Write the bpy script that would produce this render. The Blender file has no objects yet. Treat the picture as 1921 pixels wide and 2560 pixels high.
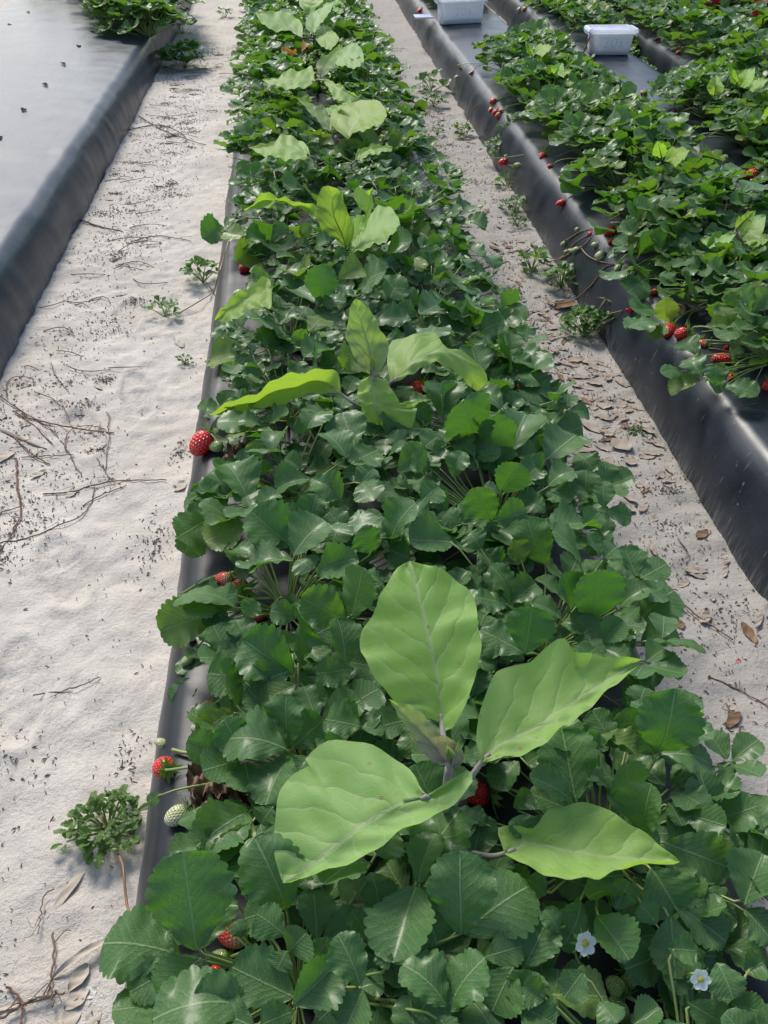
import bpy, math, random
import numpy as np
from mathutils import Vector, Matrix, noise

random.seed(11)
rng = np.random.default_rng(11)
SC = bpy.context.scene
COL = SC.collection
R = math.radians

# ------------------------------------------------------------------ camera
CAM_H = 1.25
PITCH, YAW = R(37.93), R(5.62)
cam = bpy.data.cameras.new('camera')
cam.sensor_fit = 'VERTICAL'
cam.sensor_height = 36.0
cam.lens = 30.0
cam.clip_start = 0.02
cam.clip_end = 500
camo = bpy.data.objects.new('camera', cam)
COL.objects.link(camo)
camo.location = (0, 0, CAM_H)
camo.rotation_euler = (math.pi / 2 - PITCH, 0, -YAW)
SC.camera = camo

# ------------------------------------------------------------------ world and sun
SUN_AZ, SUN_EL = R(-20), R(44)          # azimuth from +Y, clockwise
w = bpy.data.worlds.new('World')
SC.world = w
w.use_nodes = True
nt = w.node_tree
sky = nt.nodes.new('ShaderNodeTexSky')
sky.sky_type = 'NISHITA'
sky.sun_disc = False
sky.sun_elevation = SUN_EL
sky.sun_rotation = SUN_AZ
sky.air_density = 1.0
sky.dust_density = 1.6
sky.ozone_density = 0.6
bg = nt.nodes['Background']
bg.inputs['Strength'].default_value = 0.15
nt.links.new(sky.outputs[0], bg.inputs[0])
sun = bpy.data.lights.new('sun', 'SUN')
sun.energy = 2.4
sun.angle = R(17)
sun.color = (1.0, 0.95, 0.87)
suno = bpy.data.objects.new('sun', sun)
COL.objects.link(suno)
sd = Vector((math.sin(SUN_AZ) * math.cos(SUN_EL), math.cos(SUN_AZ) * math.cos(SUN_EL), math.sin(SUN_EL)))
suno.rotation_euler = sd.to_track_quat('Z', 'Y').to_euler()
SC.view_settings.view_transform = 'Standard'
SC.view_settings.look = 'None'
SC.view_settings.exposure = 0.55
SC.view_settings.gamma = 1.0
SC.cycles.max_bounces = 7
SC.cycles.transparent_max_bounces = 6
SC.cycles.diffuse_bounces = 4
SC.cycles.use_denoising = True

# ------------------------------------------------------------------ survey: a point of the picture to a point of the field
_f = 2133.0
_cp, _sp, _cy, _sy = math.cos(PITCH), math.sin(PITCH), math.cos(YAW), math.sin(YAW)
FW = np.array([_sy * _cp, _cy * _cp, -_sp])
RT = np.array([_cy, -_sy, 0.0])
UP = np.cross(RT, FW)
CO = np.array([0, 0, CAM_H])


def P(x, y, z):
    d = FW * _f + RT * (x - 960.5) - UP * (y - 1280.0)
    return CO + d * ((z - CAM_H) / d[2])


def S(p):
    d = np.asarray(p, float) - CO
    zc = d @ FW
    return 960.5 + _f * (d @ RT) / zc, 1280 - _f * (d @ UP) / zc, zc


class Crop:
    def __init__(s, x0, y0, k):
        s.x0, s.y0, s.k = x0, y0, k

    def f(s, x, y):
        return s.x0 + x / s.k, s.y0 + y / s.k

    def p(s, x, y, z):
        return P(*s.f(x, y), z)


G = Crop(0, 0, 0.8642)
A3 = Crop(0, 800, 1.729); A4 = Crop(960, 800, 1.729); A5 = Crop(0, 1660, 1.729); A6 = Crop(960, 1660, 1.729)
A2 = Crop(960, 0, 1.729); A1 = Crop(0, 0, 1.729)
B1 = Crop(500, 440, 3.32); B2 = Crop(900, 500, 2.767); C1 = Crop(1400, 400, 3.186)
D1 = Crop(1080, 0, 3.952); D2 = Crop(1500, 0, 3.943); T1 = Crop(580, 0, 3.458)
E6 = Crop(660, 1380, 2.767); Z4 = Crop(0, 860, 3.32); L4 = Crop(0, 0, 2.677); Z5 = Crop(1350, 780, 4.254)


# ------------------------------------------------------------------ helpers
def link(o, parent=None):
    COL.objects.link(o)
    if parent is not None:
        o.parent = parent
    return o


def tag(o, label=None, cat=None, group=None, kind=None):
    if label: o['label'] = label
    if cat: o['category'] = cat
    if group: o['group'] = group
    if kind: o['kind'] = kind
    return o


def empty(name, loc):
    o = bpy.data.objects.new(name, None)
    o.empty_display_size = 0.05
    o.location = loc
    return link(o)


class MB:
    """collects pieces and builds one mesh"""
    def __init__(s):
        s.v = []; s.f = []; s.uv = []; s.t = []; s.n = 0

    def add(s, v, f, uv=None, tint=(0, 0, 0)):
        v = np.asarray(v, float)
        s.v.append(v)
        s.f.extend([tuple(i + s.n for i in q) for q in f])
        s.uv.append(np.zeros((len(v), 2)) if uv is None else np.asarray(uv, float))
        t = np.asarray(tint, float)
        s.t.append(np.tile(t, (len(v), 1)) if t.ndim == 1 else t)
        s.n += len(v)

    def mesh(s, name, mats, smooth=True, origin=(0, 0, 0)):
        me = bpy.data.meshes.new(name)
        if s.n == 0:
            return me
        V = np.concatenate(s.v) - np.asarray(origin)
        me.from_pydata(V.tolist(), [], s.f)
        if not isinstance(mats, (list, tuple)): mats = [mats]
        for m in mats: me.materials.append(m)
        U = np.concatenate(s.uv)
        idx = np.empty(len(me.loops), dtype=np.int32)
        me.loops.foreach_get('vertex_index', idx)
        ul = me.uv_layers.new(name='uv')
        ul.data.foreach_set('uv', U[idx].astype(np.float32).ravel())
        at = me.attributes.new('tint', 'FLOAT_VECTOR', 'POINT')
        at.data.foreach_set('vector', np.concatenate(s.t).astype(np.float32).ravel())
        if smooth:
            me.polygons.foreach_set('use_smooth', [True] * len(me.polygons))
        me.update()
        return me

    def obj(s, name, mats, parent=None, smooth=True, loc=None):
        """vertices are world coordinates unless loc is given: parents here have no rotation"""
        org = (0, 0, 0) if parent is None else tuple(parent.location)
        o = bpy.data.objects.new(name, s.mesh(name, mats, smooth, org))
        return link(o, parent)


def norm(v):
    v = np.asarray(v, float)
    return v / (np.linalg.norm(v) + 1e-12)


def crom(pts, n):
    """resample a polyline as a smooth curve with n points, even in arc length"""
    p = np.asarray(pts, float)
    if len(p) == 2:
        t = np.linspace(0, 1, n)[:, None]
        return p[0] * (1 - t) + p[1] * t
    q = np.vstack([2 * p[0] - p[1], p, 2 * p[-1] - p[-2]])
    out = []
    for i in range(len(p) - 1):
        a, b, c, d = q[i], q[i + 1], q[i + 2], q[i + 3]
        for t in np.linspace(0, 1, 9)[:-1]:
            out.append(0.5 * (2 * b + (c - a) * t + (2 * a - 5 * b + 4 * c - d) * t * t + (3 * b - a - 3 * c + d) * t ** 3))
    out.append(p[-1])
    o = np.array(out)
    s = np.concatenate([[0], np.cumsum(np.linalg.norm(np.diff(o, axis=0), axis=1))])
    u = np.linspace(0, s[-1], n)
    return np.stack([np.interp(u, s, o[:, k]) for k in range(o.shape[1])], 1)


def tube(mb, pts, r, sides=6, n=None, tint=(0, 0, 0)):
    p = crom(pts, n or max(4, 4 * (len(pts) - 1)))
    m = len(p)
    rr = np.interp(np.linspace(0, 1, m), np.linspace(0, 1, len(r)), r) if hasattr(r, '__len__') else np.full(m, r)
    tg = np.gradient(p, axis=0)
    V = []
    ref = np.array([0.13, 0.21, 1.0])
    for i in range(m):
        t = norm(tg[i])
        a = np.cross(t, ref)
        if np.linalg.norm(a) < 0.05: a = np.cross(t, [1, 0, 0])
        a = norm(a); b = np.cross(t, a)
        for k in range(sides):
            an = 2 * math.pi * k / sides
            V.append(p[i] + rr[i] * (math.cos(an) * a + math.sin(an) * b))
    F = []
    for i in range(m - 1):
        for k in range(sides):
            k2 = (k + 1) % sides
            F.append((i * sides + k, i * sides + k2, (i + 1) * sides + k2, (i + 1) * sides + k))
    F.append(tuple(range(sides - 1, -1, -1)))
    F.append(tuple((m - 1) * sides + k for k in range(sides)))
    mb.add(V, F, tint=tint)


def grid_faces(nr, nc, flip=False):
    F = []
    for i in range(nr - 1):
        for j in range(nc - 1):
            q = (i * nc + j, i * nc + j + 1, (i + 1) * nc + j + 1, (i + 1) * nc + j)
            F.append(q[::-1] if flip else q)
    return F


def leaflet(mb, B, T, W, side_ref=None, up=(0, 0, 1), fold=0.25, cup=0.2, arch=0.08, wav=0.05, hi=1, tint=(0, 0, 0), seed=0, droop=0.0):
    """one toothed strawberry leaflet from its base B to its tip T, W wide"""
    B = np.asarray(B, float); T = np.asarray(T, float)
    L = np.linalg.norm(T - B)
    if L < 1e-5: return
    d = (T - B) / L
    n = norm(np.asarray(up, float) - d * (np.asarray(up, float) @ d))
    s_ = np.cross(d, n)
    nr, nc, teeth = ((45, 11, 11), (25, 7, 8), (15, 5, 7))[hi]
    t = np.linspace(0, 1, nr)
    u = (0.5 - 0.5 * np.cos(math.pi * t)) ** 0.82
    wd = np.sin(math.pi * t) ** 0.8 * (0.50 + 0.50 * np.minimum(1, u * 1.8))
    ph = t * teeth
    tooth = np.abs(np.sin(math.pi * ph)) ** 0.7 if hi == 0 else np.where(np.arange(nr) % (3 if hi == 1 else 2) == 1, 1.0, 0.0)
    c = np.linspace(-1, 1, nc)
    V = np.zeros((nr, nc, 3)); UV = np.zeros((nr, nc, 2))
    r1, r2, r3 = [((seed * k) % 97) / 97 * 6.28 for k in (13, 29, 53)]
    asym = 1 + 0.08 * math.sin(r1)
    for j in range(nc):
        a = abs(c[j])
        edge = 1.0 if a > 0.999 else 0.0
        tf = 1 + edge * (tooth - 0.5) * (0.12, 0.07, 0.06)[hi] * np.sin(math.pi * t) ** 0.3
        x = c[j] * wd * tf * W / 2 * (asym if c[j] > 0 else 1 / asym)
        # teeth point towards the tip
        y = L * (u + 0.012 * edge * tooth - 0.03 * 0)
        z = fold * np.abs(x) * (1 - 0.35 * u) + cup * np.abs(x) ** 2 / (W / 2) + arch * L * 4 * u * (1 - u) - droop * L * u ** 3
        z = z + wav * L * a ** 1.5 * np.sin(2 * math.pi * (1.7 * u) + r1 + (0.9 if c[j] > 0 else 0)) * np.sin(math.pi * t) ** 0.5
        z = z + wav * 0.5 * L * a ** 2 * np.sin(2 * math.pi * 4.1 * u + r2 + (2 if c[j] > 0 else 0))
        if hi == 0:
            z = z + 0.0045 * L * (a ** 0.7) * np.cos(2 * math.pi * (u * 8 - a * 3.4 * wd) + r3) * np.sin(math.pi * t) + 0.012 * L * np.sin(9 * u + 4 * c[j] + r1) * a
        V[:, j] = B + np.outer(x, s_) + np.outer(y, d) + np.outer(z, n)
        UV[:, j, 0] = 0.5 + 0.5 * c[j] * wd
        UV[:, j, 1] = u
    mb.add(V.reshape(-1, 3), grid_faces(nr, nc, True), UV.reshape(-1, 2), tint)


# ------------------------------------------------------------------ node helpers
class NT:
    def __init__(s, name):
        s.m = bpy.data.materials.new(name); s.m.use_nodes = True
        s.t = s.m.node_tree; s.t.nodes.clear()
        s.out = s.t.nodes.new('ShaderNodeOutputMaterial')

    def n(s, typ, **kw):
        nd = s.t.nodes.new('ShaderNode' + typ)
        for k, v in kw.items():
            if k.startswith('i_'):
                nd.inputs[int(k[2:])].default_value = v
            else:
                setattr(nd, k, v)
        return nd

    def l(s, a, b):
        s.t.links.new(a, b)

    def setin(s, sock, v):
        if hasattr(v, 'is_output') or isinstance(v, bpy.types.NodeSocket): s.l(v, sock)
        else: sock.default_value = v

    def math(s, op, a, b=0.0, c=0.0, clamp=False):
        nd = s.n('Math', operation=op); nd.use_clamp = clamp
        s.setin(nd.inputs[0], a); s.setin(nd.inputs[1], b); s.setin(nd.inputs[2], c)
        return nd.outputs[0]

    def mix(s, f, a, b, blend='MIX'):
        nd = s.n('Mix', data_type='RGBA', blend_type=blend)
        s.setin(nd.inputs[0], f)
        for k, v in ((6, a), (7, b)):
            if isinstance(v, tuple) and len(v) == 3: v = v + (1,)
            s.setin(nd.inputs[k], v)
        return nd.outputs[2]

    def rng(s, v, a, b, c=0.0, d=1.0, smooth=False):
        nd = s.n('MapRange')
        if smooth: nd.interpolation_type = 'SMOOTHSTEP'
        s.setin(nd.inputs[0], v)
        for k, q in ((1, a), (2, b), (3, c), (4, d)): nd.inputs[k].default_value = q
        return nd.outputs[0]

    def noise(s, vec, scale, detail=3, rough=0.5, dist=0.0):
        nd = s.n('TexNoise'); s.l(vec, nd.inputs['Vector'])
        nd.inputs['Scale'].default_value = scale; nd.inputs['Detail'].default_value = detail
        nd.inputs['Roughness'].default_value = rough; nd.inputs['Distortion'].default_value = dist
        return nd.outputs[0]

    def coord(s, which='Object'):
        return s.n('TexCoord').outputs[which]

    def map(s, vec, scale=(1, 1, 1), rot=(0, 0, 0)):
        nd = s.n('Mapping'); s.l(vec, nd.inputs[0])
        nd.inputs['Scale'].default_value = scale; nd.inputs['Rotation'].default_value = rot
        return nd.outputs[0]

    def bump(s, h, strength=0.5, dist=0.01, normal=None):
        nd = s.n('Bump'); s.setin(nd.inputs['Height'], h)
        nd.inputs['Strength'].default_value = strength; nd.inputs['Distance'].default_value = dist
        if normal is not None: s.l(normal, nd.inputs['Normal'])
        return nd.outputs[0]

    def pbr(s, col, rough=0.5, normal=None, spec=0.5, **kw):
        nd = s.n('BsdfPrincipled')
        if isinstance(col, tuple) and len(col) == 3: col = col + (1,)
        s.setin(nd.inputs['Base Color'], col)
        s.setin(nd.inputs['Roughness'], rough)
        s.setin(nd.inputs['Specular IOR Level'], spec)
        if normal is not None: s.l(normal, nd.inputs['Normal'])
        for k, v in kw.items(): s.setin(nd.inputs[k.replace('_', ' ')], v)
        return nd.outputs[0]

    def done(s, shader):
        s.l(shader, s.out.inputs[0]); return s.m


def leaf_material(name, dark, light, yellow, under, trans_col, nveins, vslope, trans=0.35, rough=0.42, egg=False):
    q = NT(name)
    uv = q.n('UVMap', uv_map='uv').outputs[0]
    sx = q.n('SeparateXYZ'); q.l(uv, sx.inputs[0])
    X = q.math('MULTIPLY', q.math('ABSOLUTE', q.math('SUBTRACT', sx.outputs[0], 0.5)), 2.0)
    Y = sx.outputs[1]
    at = q.n('Attribute', attribute_name='tint')
    ts = q.n('SeparateXYZ'); q.l(at.outputs['Vector'], ts.inputs[0])
    nz = q.noise(uv, 5.0, 2)
    phase = q.math('SUBTRACT', q.math('MULTIPLY', Y, float(nveins)), q.math('MULTIPLY', q.math('POWER', X, 0.85), vslope))
    phase = q.math('ADD', phase, q.math('MULTIPLY', nz, 1.1))
    # side separation: opposite halves are not mirror images
    phase = q.math('ADD', phase, q.math('MULTIPLY', q.math('GREATER_THAN', sx.outputs[0], 0.5), 0.4))
    fr = q.math('ABSOLUTE', q.math('SUBTRACT', q.math('FRACT', phase), 0.5))      # 0.5 on the vein
    vein = q.rng(fr, 0.44 if not egg else 0.455, 0.495, 0, 1, True)
    vein = q.math('MULTIPLY', vein, q.rng(X, 0.95, 0.5, 0.2, 1.0))
    mid = q.rng(X, 0.045 if not egg else 0.045, 0.015, 0, 1, True)
    vo2 = q.n('TexVoronoi', feature='DISTANCE_TO_EDGE'); vo2.inputs['Scale'].default_value = 15.0 if not egg else 19.0; q.l(uv, vo2.inputs['Vector'])
    net = q.rng(vo2.outputs['Distance'], 0.05, 0.0, 0, 1, True)
    allv = q.math('MAXIMUM', q.math('MULTIPLY', vein, 0.55 if not egg else 0.95), mid)
    oi = q.n('ObjectInfo')
    c3 = q.noise(q.coord('Object'), 28.0, 3)
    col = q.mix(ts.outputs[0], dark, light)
    col = q.mix(ts.outputs[1], col, yellow)
    col = q.mix(q.rng(c3, 0.3, 0.75, 0.0, 0.2 if not egg else 0.5), col, light)
    if egg: col = q.mix(q.rng(nz, 0.45, 0.7, 0, 0.45), col, dark); col = q.mix(q.rng(X, 0.90, 1.0, 0, 0.5), col, (0.42, 0.50, 0.20))
    col = q.mix(q.math('MULTIPLY', oi.outputs['Random'], 0.18), col, light)
    vc = (0.09, 0.20, 0.04) if not egg else (0.50, 0.55, 0.32)
    col = q.mix(q.math('MULTIPLY', allv, 0.22 if not egg else 0.5), col, vc)
    col = q.mix(q.math('MULTIPLY', net, 0.12 if not egg else 0.10), col, vc)
    if egg:
        col = q.mix(ts.outputs[2], col, (0.34, 0.26, 0.29))
    if egg:
        v3 = q.n('TexVoronoi'); v3.inputs['Scale'].default_value = 7.0; q.l(q.coord('Object'), v3.inputs['Vector'])
        v3.inputs['Scale'].default_value = 34.0
        col = q.mix(q.rng(v3.outputs['Distance'], 0.11, 0.06, 0, 0.75), col, (0.30, 0.22, 0.08))
    back = q.n('NewGeometry').outputs['Backfacing']
    ucol = q.mix(ts.outputs[1], under, yellow)
    if egg: ucol = q.mix(ts.outputs[2], ucol, (0.36, 0.26, 0.29))
    ucol = q.mix(q.math('MULTIPLY', allv, 0.6), ucol, (0.20, 0.16, 0.13) if egg else (0.30, 0.40, 0.18))
    col = q.mix(back, col, ucol)
    # relief: pillows between sunken veins and a fine rugose grain
    pil = q.math('SUBTRACT', 1.0, q.math('POWER', q.math('MULTIPLY', fr, 2.0), 2.5))
    vor = q.n('TexVoronoi'); vor.inputs['Scale'].default_value = 34.0 if not egg else 16.0
    q.l(uv, vor.inputs['Vector'])
    hgt = q.math('ADD', q.math('MULTIPLY', pil, 0.32 if not egg else 1.0), q.math('MULTIPLY', vor.outputs['Distance'], -0.2))
    hgt = q.math('SUBTRACT', hgt, q.math('ADD', q.math('MULTIPLY', mid, 0.9 if not egg else 0.25), q.math('MULTIPLY', net, 0.5 if not egg else 0.12)))
    nrm = q.bump(hgt, 0.6 if not egg else 0.5, 0.0016 if not egg else 0.0020)
    rg = q.rng(c3, 0.2, 0.8, rough - 0.03, rough + 0.10)
    rg = q.math('ADD', rg, q.math('MULTIPLY', back, 0.2))
    main = q.pbr(col, rg, nrm, 0.22 if not egg else 0.22, **({'Coat_Weight': 0.26, 'Coat_Roughness': 0.25} if not egg else {}))
    tr = q.n('BsdfTranslucent')
    tcol = q.mix(ts.outputs[1], trans_col, (0.42, 0.44, 0.04))
    tcol = q.mix(q.math('MULTIPLY', ts.outputs[0], 0.8), tcol, (0.32, 0.60, 0.04))
    tcol = q.mix(q.math('MULTIPLY', allv, 0.45 if not egg else 0.15), tcol, (0.06, 0.12, 0.02))
    if egg: tcol = q.mix(ts.outputs[2], tcol, (0.22, 0.14, 0.08))
    q.l(tcol, tr.inputs[0]); q.l(nrm, tr.inputs[1])
    ms = q.n('MixShader'); ms.inputs[0].default_value = trans
    q.l(main, ms.inputs[1]); q.l(tr.outputs[0], ms.inputs[2])
    return q.done(ms.outputs[0])


M = {}
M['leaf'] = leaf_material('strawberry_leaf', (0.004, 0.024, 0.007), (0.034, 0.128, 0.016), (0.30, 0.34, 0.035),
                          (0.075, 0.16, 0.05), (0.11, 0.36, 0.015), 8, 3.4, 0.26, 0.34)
M['egg'] = leaf_material('eggplant_leaf', (0.19, 0.38, 0.05), (0.34, 0.53, 0.18), (0.36, 0.46, 0.05),
                         (0.16, 0.27, 0.09), (0.40, 0.66, 0.04), 6, 2.6, 0.45, 0.46, True)


def simple(name, col, rough=0.5, spec=0.5, var=0.0, scale=20.0, bump=0.0, col2=None, trans=None, **kw):
    q = NT(name)
    co = q.coord('Object')
    n1 = q.noise(co, scale, 4)
    c = q.mix(q.rng(n1, 0.3, 0.7), col, col2) if col2 else q.mix(q.rng(n1, 0.3, 0.7, 0, var), col, tuple(x * 0.5 for x in col))
    nrm = q.bump(q.noise(co, scale * 4, 3), bump, 0.002) if bump else None
    sh = q.pbr(c, rough, nrm, spec, **kw)
    if trans:
        tr = q.n('BsdfTranslucent'); tr.inputs[0].default_value = trans + (1,)
        ms = q.n('MixShader'); ms.inputs[0].default_value = 0.3
        q.l(sh, ms.inputs[1]); q.l(tr.outputs[0], ms.inputs[2]); sh = ms.outputs[0]
    return q.done(sh)


M['stem'] = simple('green_stalk', (0.16, 0.26, 0.06), 0.45, 0.5, scale=9, col2=(0.30, 0.34, 0.11))
M['runner'] = simple('runner_stalk', (0.30, 0.22, 0.10), 0.5, 0.4, scale=9, col2=(0.22, 0.10, 0.05))
M['eggstem'] = simple('eggplant_stalk', (0.30, 0.30, 0.22), 0.7, 0.25, scale=40, col2=(0.24, 0.17, 0.19))
M['calyx'] = simple('calyx_green', (0.10, 0.24, 0.035), 0.5, 0.4, scale=60, col2=(0.19, 0.33, 0.07), trans=(0.2, 0.4, 0.03))
M['dry'] = simple('dry_leaf', (0.24, 0.185, 0.14), 0.8, 0.2, scale=9, bump=0.4, col2=(0.46, 0.40, 0.33))
M['palel'] = simple('bleached_dry_leaf', (0.50, 0.44, 0.35), 0.75, 0.25, scale=30, bump=0.4, col2=(0.38, 0.32, 0.25))
M['crisp'] = simple('brown_withered_leaf', (0.10, 0.05, 0.028), 0.75, 0.25, scale=22, bump=0.8, col2=(0.26, 0.17, 0.10))
M['twig'] = simple('dead_runner', (0.12, 0.065, 0.045), 0.8, 0.2, scale=30, bump=0.4, col2=(0.25, 0.17, 0.12))
M['bark'] = simple('grey_bark', (0.40, 0.34, 0.28), 0.85, 0.2, scale=30, bump=0.6, col2=(0.26, 0.21, 0.17))
M['bit'] = simple('litter_bits', (0.12, 0.09, 0.07), 0.9, 0.15, scale=60, col2=(0.40, 0.33, 0.25))
M['petal'] = simple('white_petal', (0.80, 0.80, 0.76), 0.6, 0.3, scale=60, col2=(0.74, 0.75, 0.68), trans=(0.7, 0.75, 0.6))
M['yolk'] = simple('yellow_flower_centre', (0.50, 0.42, 0.05), 0.7, 0.3, scale=300, bump=0.8, col2=(0.32, 0.30, 0.05))
M['weedred'] = simple('reddish_young_leaf', (0.50, 0.17, 0.03), 0.5, 0.4, scale=30, col2=(0.28, 0.22, 0.04), trans=(0.8, 0.3, 0.03))


def berry_material(name, top, tip, seedc, g0=0.0, g1=1.0):
    q = NT(name)
    uv = q.n('UVMap', uv_map='uv').outputs[0]
    sx = q.n('SeparateXYZ'); q.l(uv, sx.inputs[0])
    row = q.math('MULTIPLY', sx.outputs[1], 12.0)
    rf = q.math('FLOOR', row)
    cx = q.math('FRACT', q.math('ADD', q.math('MULTIPLY', sx.outputs[0], 19.0), q.math('MULTIPLY', rf, 0.5)))
    dx = q.math('MULTIPLY', q.math('SUBTRACT', cx, 0.5), 0.8)
    dy = q.math('SUBTRACT', q.math('FRACT', row), 0.5)
    dd = q.math('SQRT', q.math('ADD', q.math('POWER', dx, 2), q.math('MULTIPLY', q.math('POWER', dy, 2), 0.8)))
    seed = q.rng(dd, 0.12, 0.05, 0, 1, True)
    pit = q.rng(dd, 0.10, 0.42, 0, 1, True)
    gr = q.rng(sx.outputs[1], g0, g1, 0, 1, True)
    n1 = q.noise(q.coord('Object'), 60, 2)
    c = q.mix(q.math('ADD', gr, q.rng(n1, 0.3, 0.7, -0.1, 0.1), clamp=True), top, tip)
    c = q.mix(q.math('MULTIPLY', seed, 0.5), c, seedc)
    nrm = q.bump(q.math('ADD', pit, q.math('MULTIPLY', seed, 0.5)), 0.9, 0.0022)
    return q.done(q.pbr(c, 0.24, nrm, 0.6, Subsurface_Weight=0.12, Subsurface_Radius=(0.01, 0.003, 0.002), Subsurface_Scale=0.5, Coat_Weight=0.12, Coat_Roughness=0.15))


M['ripe'] = berry_material('ripe_strawberry', (0.62, 0.16, 0.06), (0.74, 0.014, 0.010), (0.50, 0.20, 0.04), 0.0, 0.22)
M['half'] = berry_material('half_ripe_strawberry', (0.52, 0.56, 0.27), (0.70, 0.05, 0.03), (0.55, 0.42, 0.12), 0.0, 0.6)
M['pale'] = berry_material('pale_strawberry', (0.42, 0.52, 0.20), (0.66, 0.62, 0.38), (0.40, 0.30, 0.08), 0.0, 0.8)
M['green'] = berry_material('green_strawberry', (0.26, 0.40, 0.10), (0.42, 0.52, 0.20), (0.24, 0.22, 0.06), 0.0, 0.8)


# ------------------------------------------------------------------ setting: sand and beds
def vnoise(x, y, seed, cell):
    """value noise on arrays"""
    r = np.random.default_rng(seed).random((256, 256))
    fx, fy = x / cell, y / cell
    ix, iy = np.floor(fx).astype(int), np.floor(fy).astype(int)
    tx, ty = fx - ix, fy - iy
    tx = tx * tx * (3 - 2 * tx); ty = ty * ty * (3 - 2 * ty)
    g = lambda a, b: r[a % 256, b % 256]
    return (g(ix, iy) * (1 - tx) + g(ix + 1, iy) * tx) * (1 - ty) + (g(ix, iy + 1) * (1 - tx) + g(ix + 1, iy + 1) * tx) * ty - 0.5


# bed: bottom-left, top-left, top-right, bottom-right as (offset, drift per metre of Y), height
BEDS = {
    'left': ((-2.42, 0.0), (-2.34, 0.0), (-0.975, -0.004), (-0.905, -0.004), 0.20),
    'middle': ((-0.298, -0.004), (-0.235, -0.004), (0.50, 0.006), (0.565, 0.006), 0.19),
    'right_a': ((0.885, 0.022), (0.955, 0.022), (1.42, 0.030), (1.49, 0.030), 0.20),
    'right_b': ((1.515, 0.050), (1.58, 0.050), (1.955, 0.040), (2.02, 0.040), 0.20),
    'right_c': ((2.13, 0.045), (2.19, 0.045), (2.56, 0.040), (2.62, 0.040), 0.20),
    'right_d': ((2.74, 0.040), (2.80, 0.040), (3.13, 0.040), (3.19, 0.040), 0.20),
    'right_e': ((3.22, 0.040), (3.28, 0.040), (3.66, 0.040), (3.72, 0.040), 0.20),
    'right_f': ((3.82, 0.040), (3.88, 0.040), (4.26, 0.040), (4.32, 0.040), 0.20),
    'right_g': ((4.42, 0.040), (4.48, 0.040), (4.86, 0.040), (4.92, 0.040), 0.20),
}


def prof(s):
    s = np.clip(s, 0, 1)
    return (1 - (1 - s) ** 2.4) ** 0.75


def bed_z(X, Y):
    X = np.asarray(X, float); Y = np.asarray(Y, float)
    z = np.zeros(np.broadcast(X, Y).shape)
    for bl, tl, tr, br, h in BEDS.values():
        a, b, c, d = (q[0] + q[1] * Y for q in (bl, tl, tr, br))
        s1 = prof((X - a) / ((b - a) * 1.35)); s2 = prof((d - X) / ((d - c) * 1.35))
        zz = h * s1 * s2 + 0.012 * np.clip(np.sin(math.pi * (X - a) / (d - a)), 0, 1)
        z = np.where((X > a) & (X < d), np.maximum(z, zz), z)
    return z


def surf(x, y):
    return float(bed_z(np.array([x]), np.array([y]))[0])


def hit(crop, x, y, off=0.0):
    """where the sight line through a point of the picture comes down to the bed or the sand (plus off)"""
    px, py = crop.f(x, y)
    z = 0.45
    while z > 0.0:
        p = P(px, py, z)
        if p[2] <= surf(p[0], p[1]) + off: return p
        z -= 0.004
    return P(px, py, off)


def axis(parts):
    out = []
    for a, b, st in parts:
        out += list(np.arange(a, b, st))
    out.append(parts[-1][1])
    return np.array(out)


gx = axis([(-60, -12, 8), (-12, -3, 1.0), (-3, -0.95, 0.1), (-0.95, -0.26, 0.0085), (-0.26, 0.45, 0.06), (0.45, 1.35, 0.0115), (1.35, 6, 0.15), (6, 12, 1), (12, 60, 8)])
gy = axis([(-60, -10, 10), (-10, 0.2, 0.6), (0.2, 3.6, 0.0095), (3.6, 7.0, 0.02), (7.0, 12.0, 0.06), (12.0, 20, 1), (20, 120, 10)])
XX, YY = np.meshgrid(gx, gy)
ZZ = 0.020 * vnoise(XX, YY, 1, 0.42) + 0.009 * vnoise(XX, YY, 2, 0.11) + 0.0085 * vnoise(XX, YY, 3, 0.036) + 0.0032 * vnoise(XX, YY, 4, 0.014)
ZZ += 0.006 * np.abs(vnoise(XX * 1.5 + 0.3 * YY, YY, 8, 0.05)) * (vnoise(XX, YY, 9, 0.3) > 0)
# sand drawn up against the film edges
edge = np.zeros_like(XX)
for bl, tl, tr, br, h in BEDS.values():
    for e, sgn in ((bl, -1), (br, 1)):
        d = (XX - (e[0] + e[1] * YY)) * sgn
        edge = np.maximum(edge, np.exp(-np.clip(d + 0.05, 0, None) / 0.045) * (d > -0.06))
ZZ += 0.014 * edge + 0.02 * edge * vnoise(XX, YY, 6, 0.09)
ZZ -= 0.035 * (bed_z(XX, YY) > 0.07)
# shoe prints pressed in the left aisle
for fx_, fy_, an in ((-0.62, 2.02, 0.3), (-0.50, 2.22, 0.25), (-0.58, 1.12, 0.2), (-0.62, 0.86, -0.2), (-0.60, 2.75, 0.1), (-0.66, 3.5, 0.1), (-0.56, 1.45, 0.4)):
    dx, dy = XX - fx_, YY - fy_
    a = dx * math.cos(an) + dy * math.sin(an); b = -dx * math.sin(an) + dy * math.cos(an)
    rr = np.sqrt((a / 0.045) ** 2 + (b / 0.12) ** 2)
    ZZ -= 0.009 * np.clip(1.15 - rr, 0, 0.3) / 0.3 * (0.8 + 0.25 * np.sign(np.sin(b * 330 + 6 * np.sin(a * 60 + an * 9))))
    ZZ += 0.005 * np.exp(-((rr - 1.2) / 0.13) ** 2)
ZZ = np.where((np.abs(XX) > 8) | (YY > 14) | (YY < -2), 0, ZZ)

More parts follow.
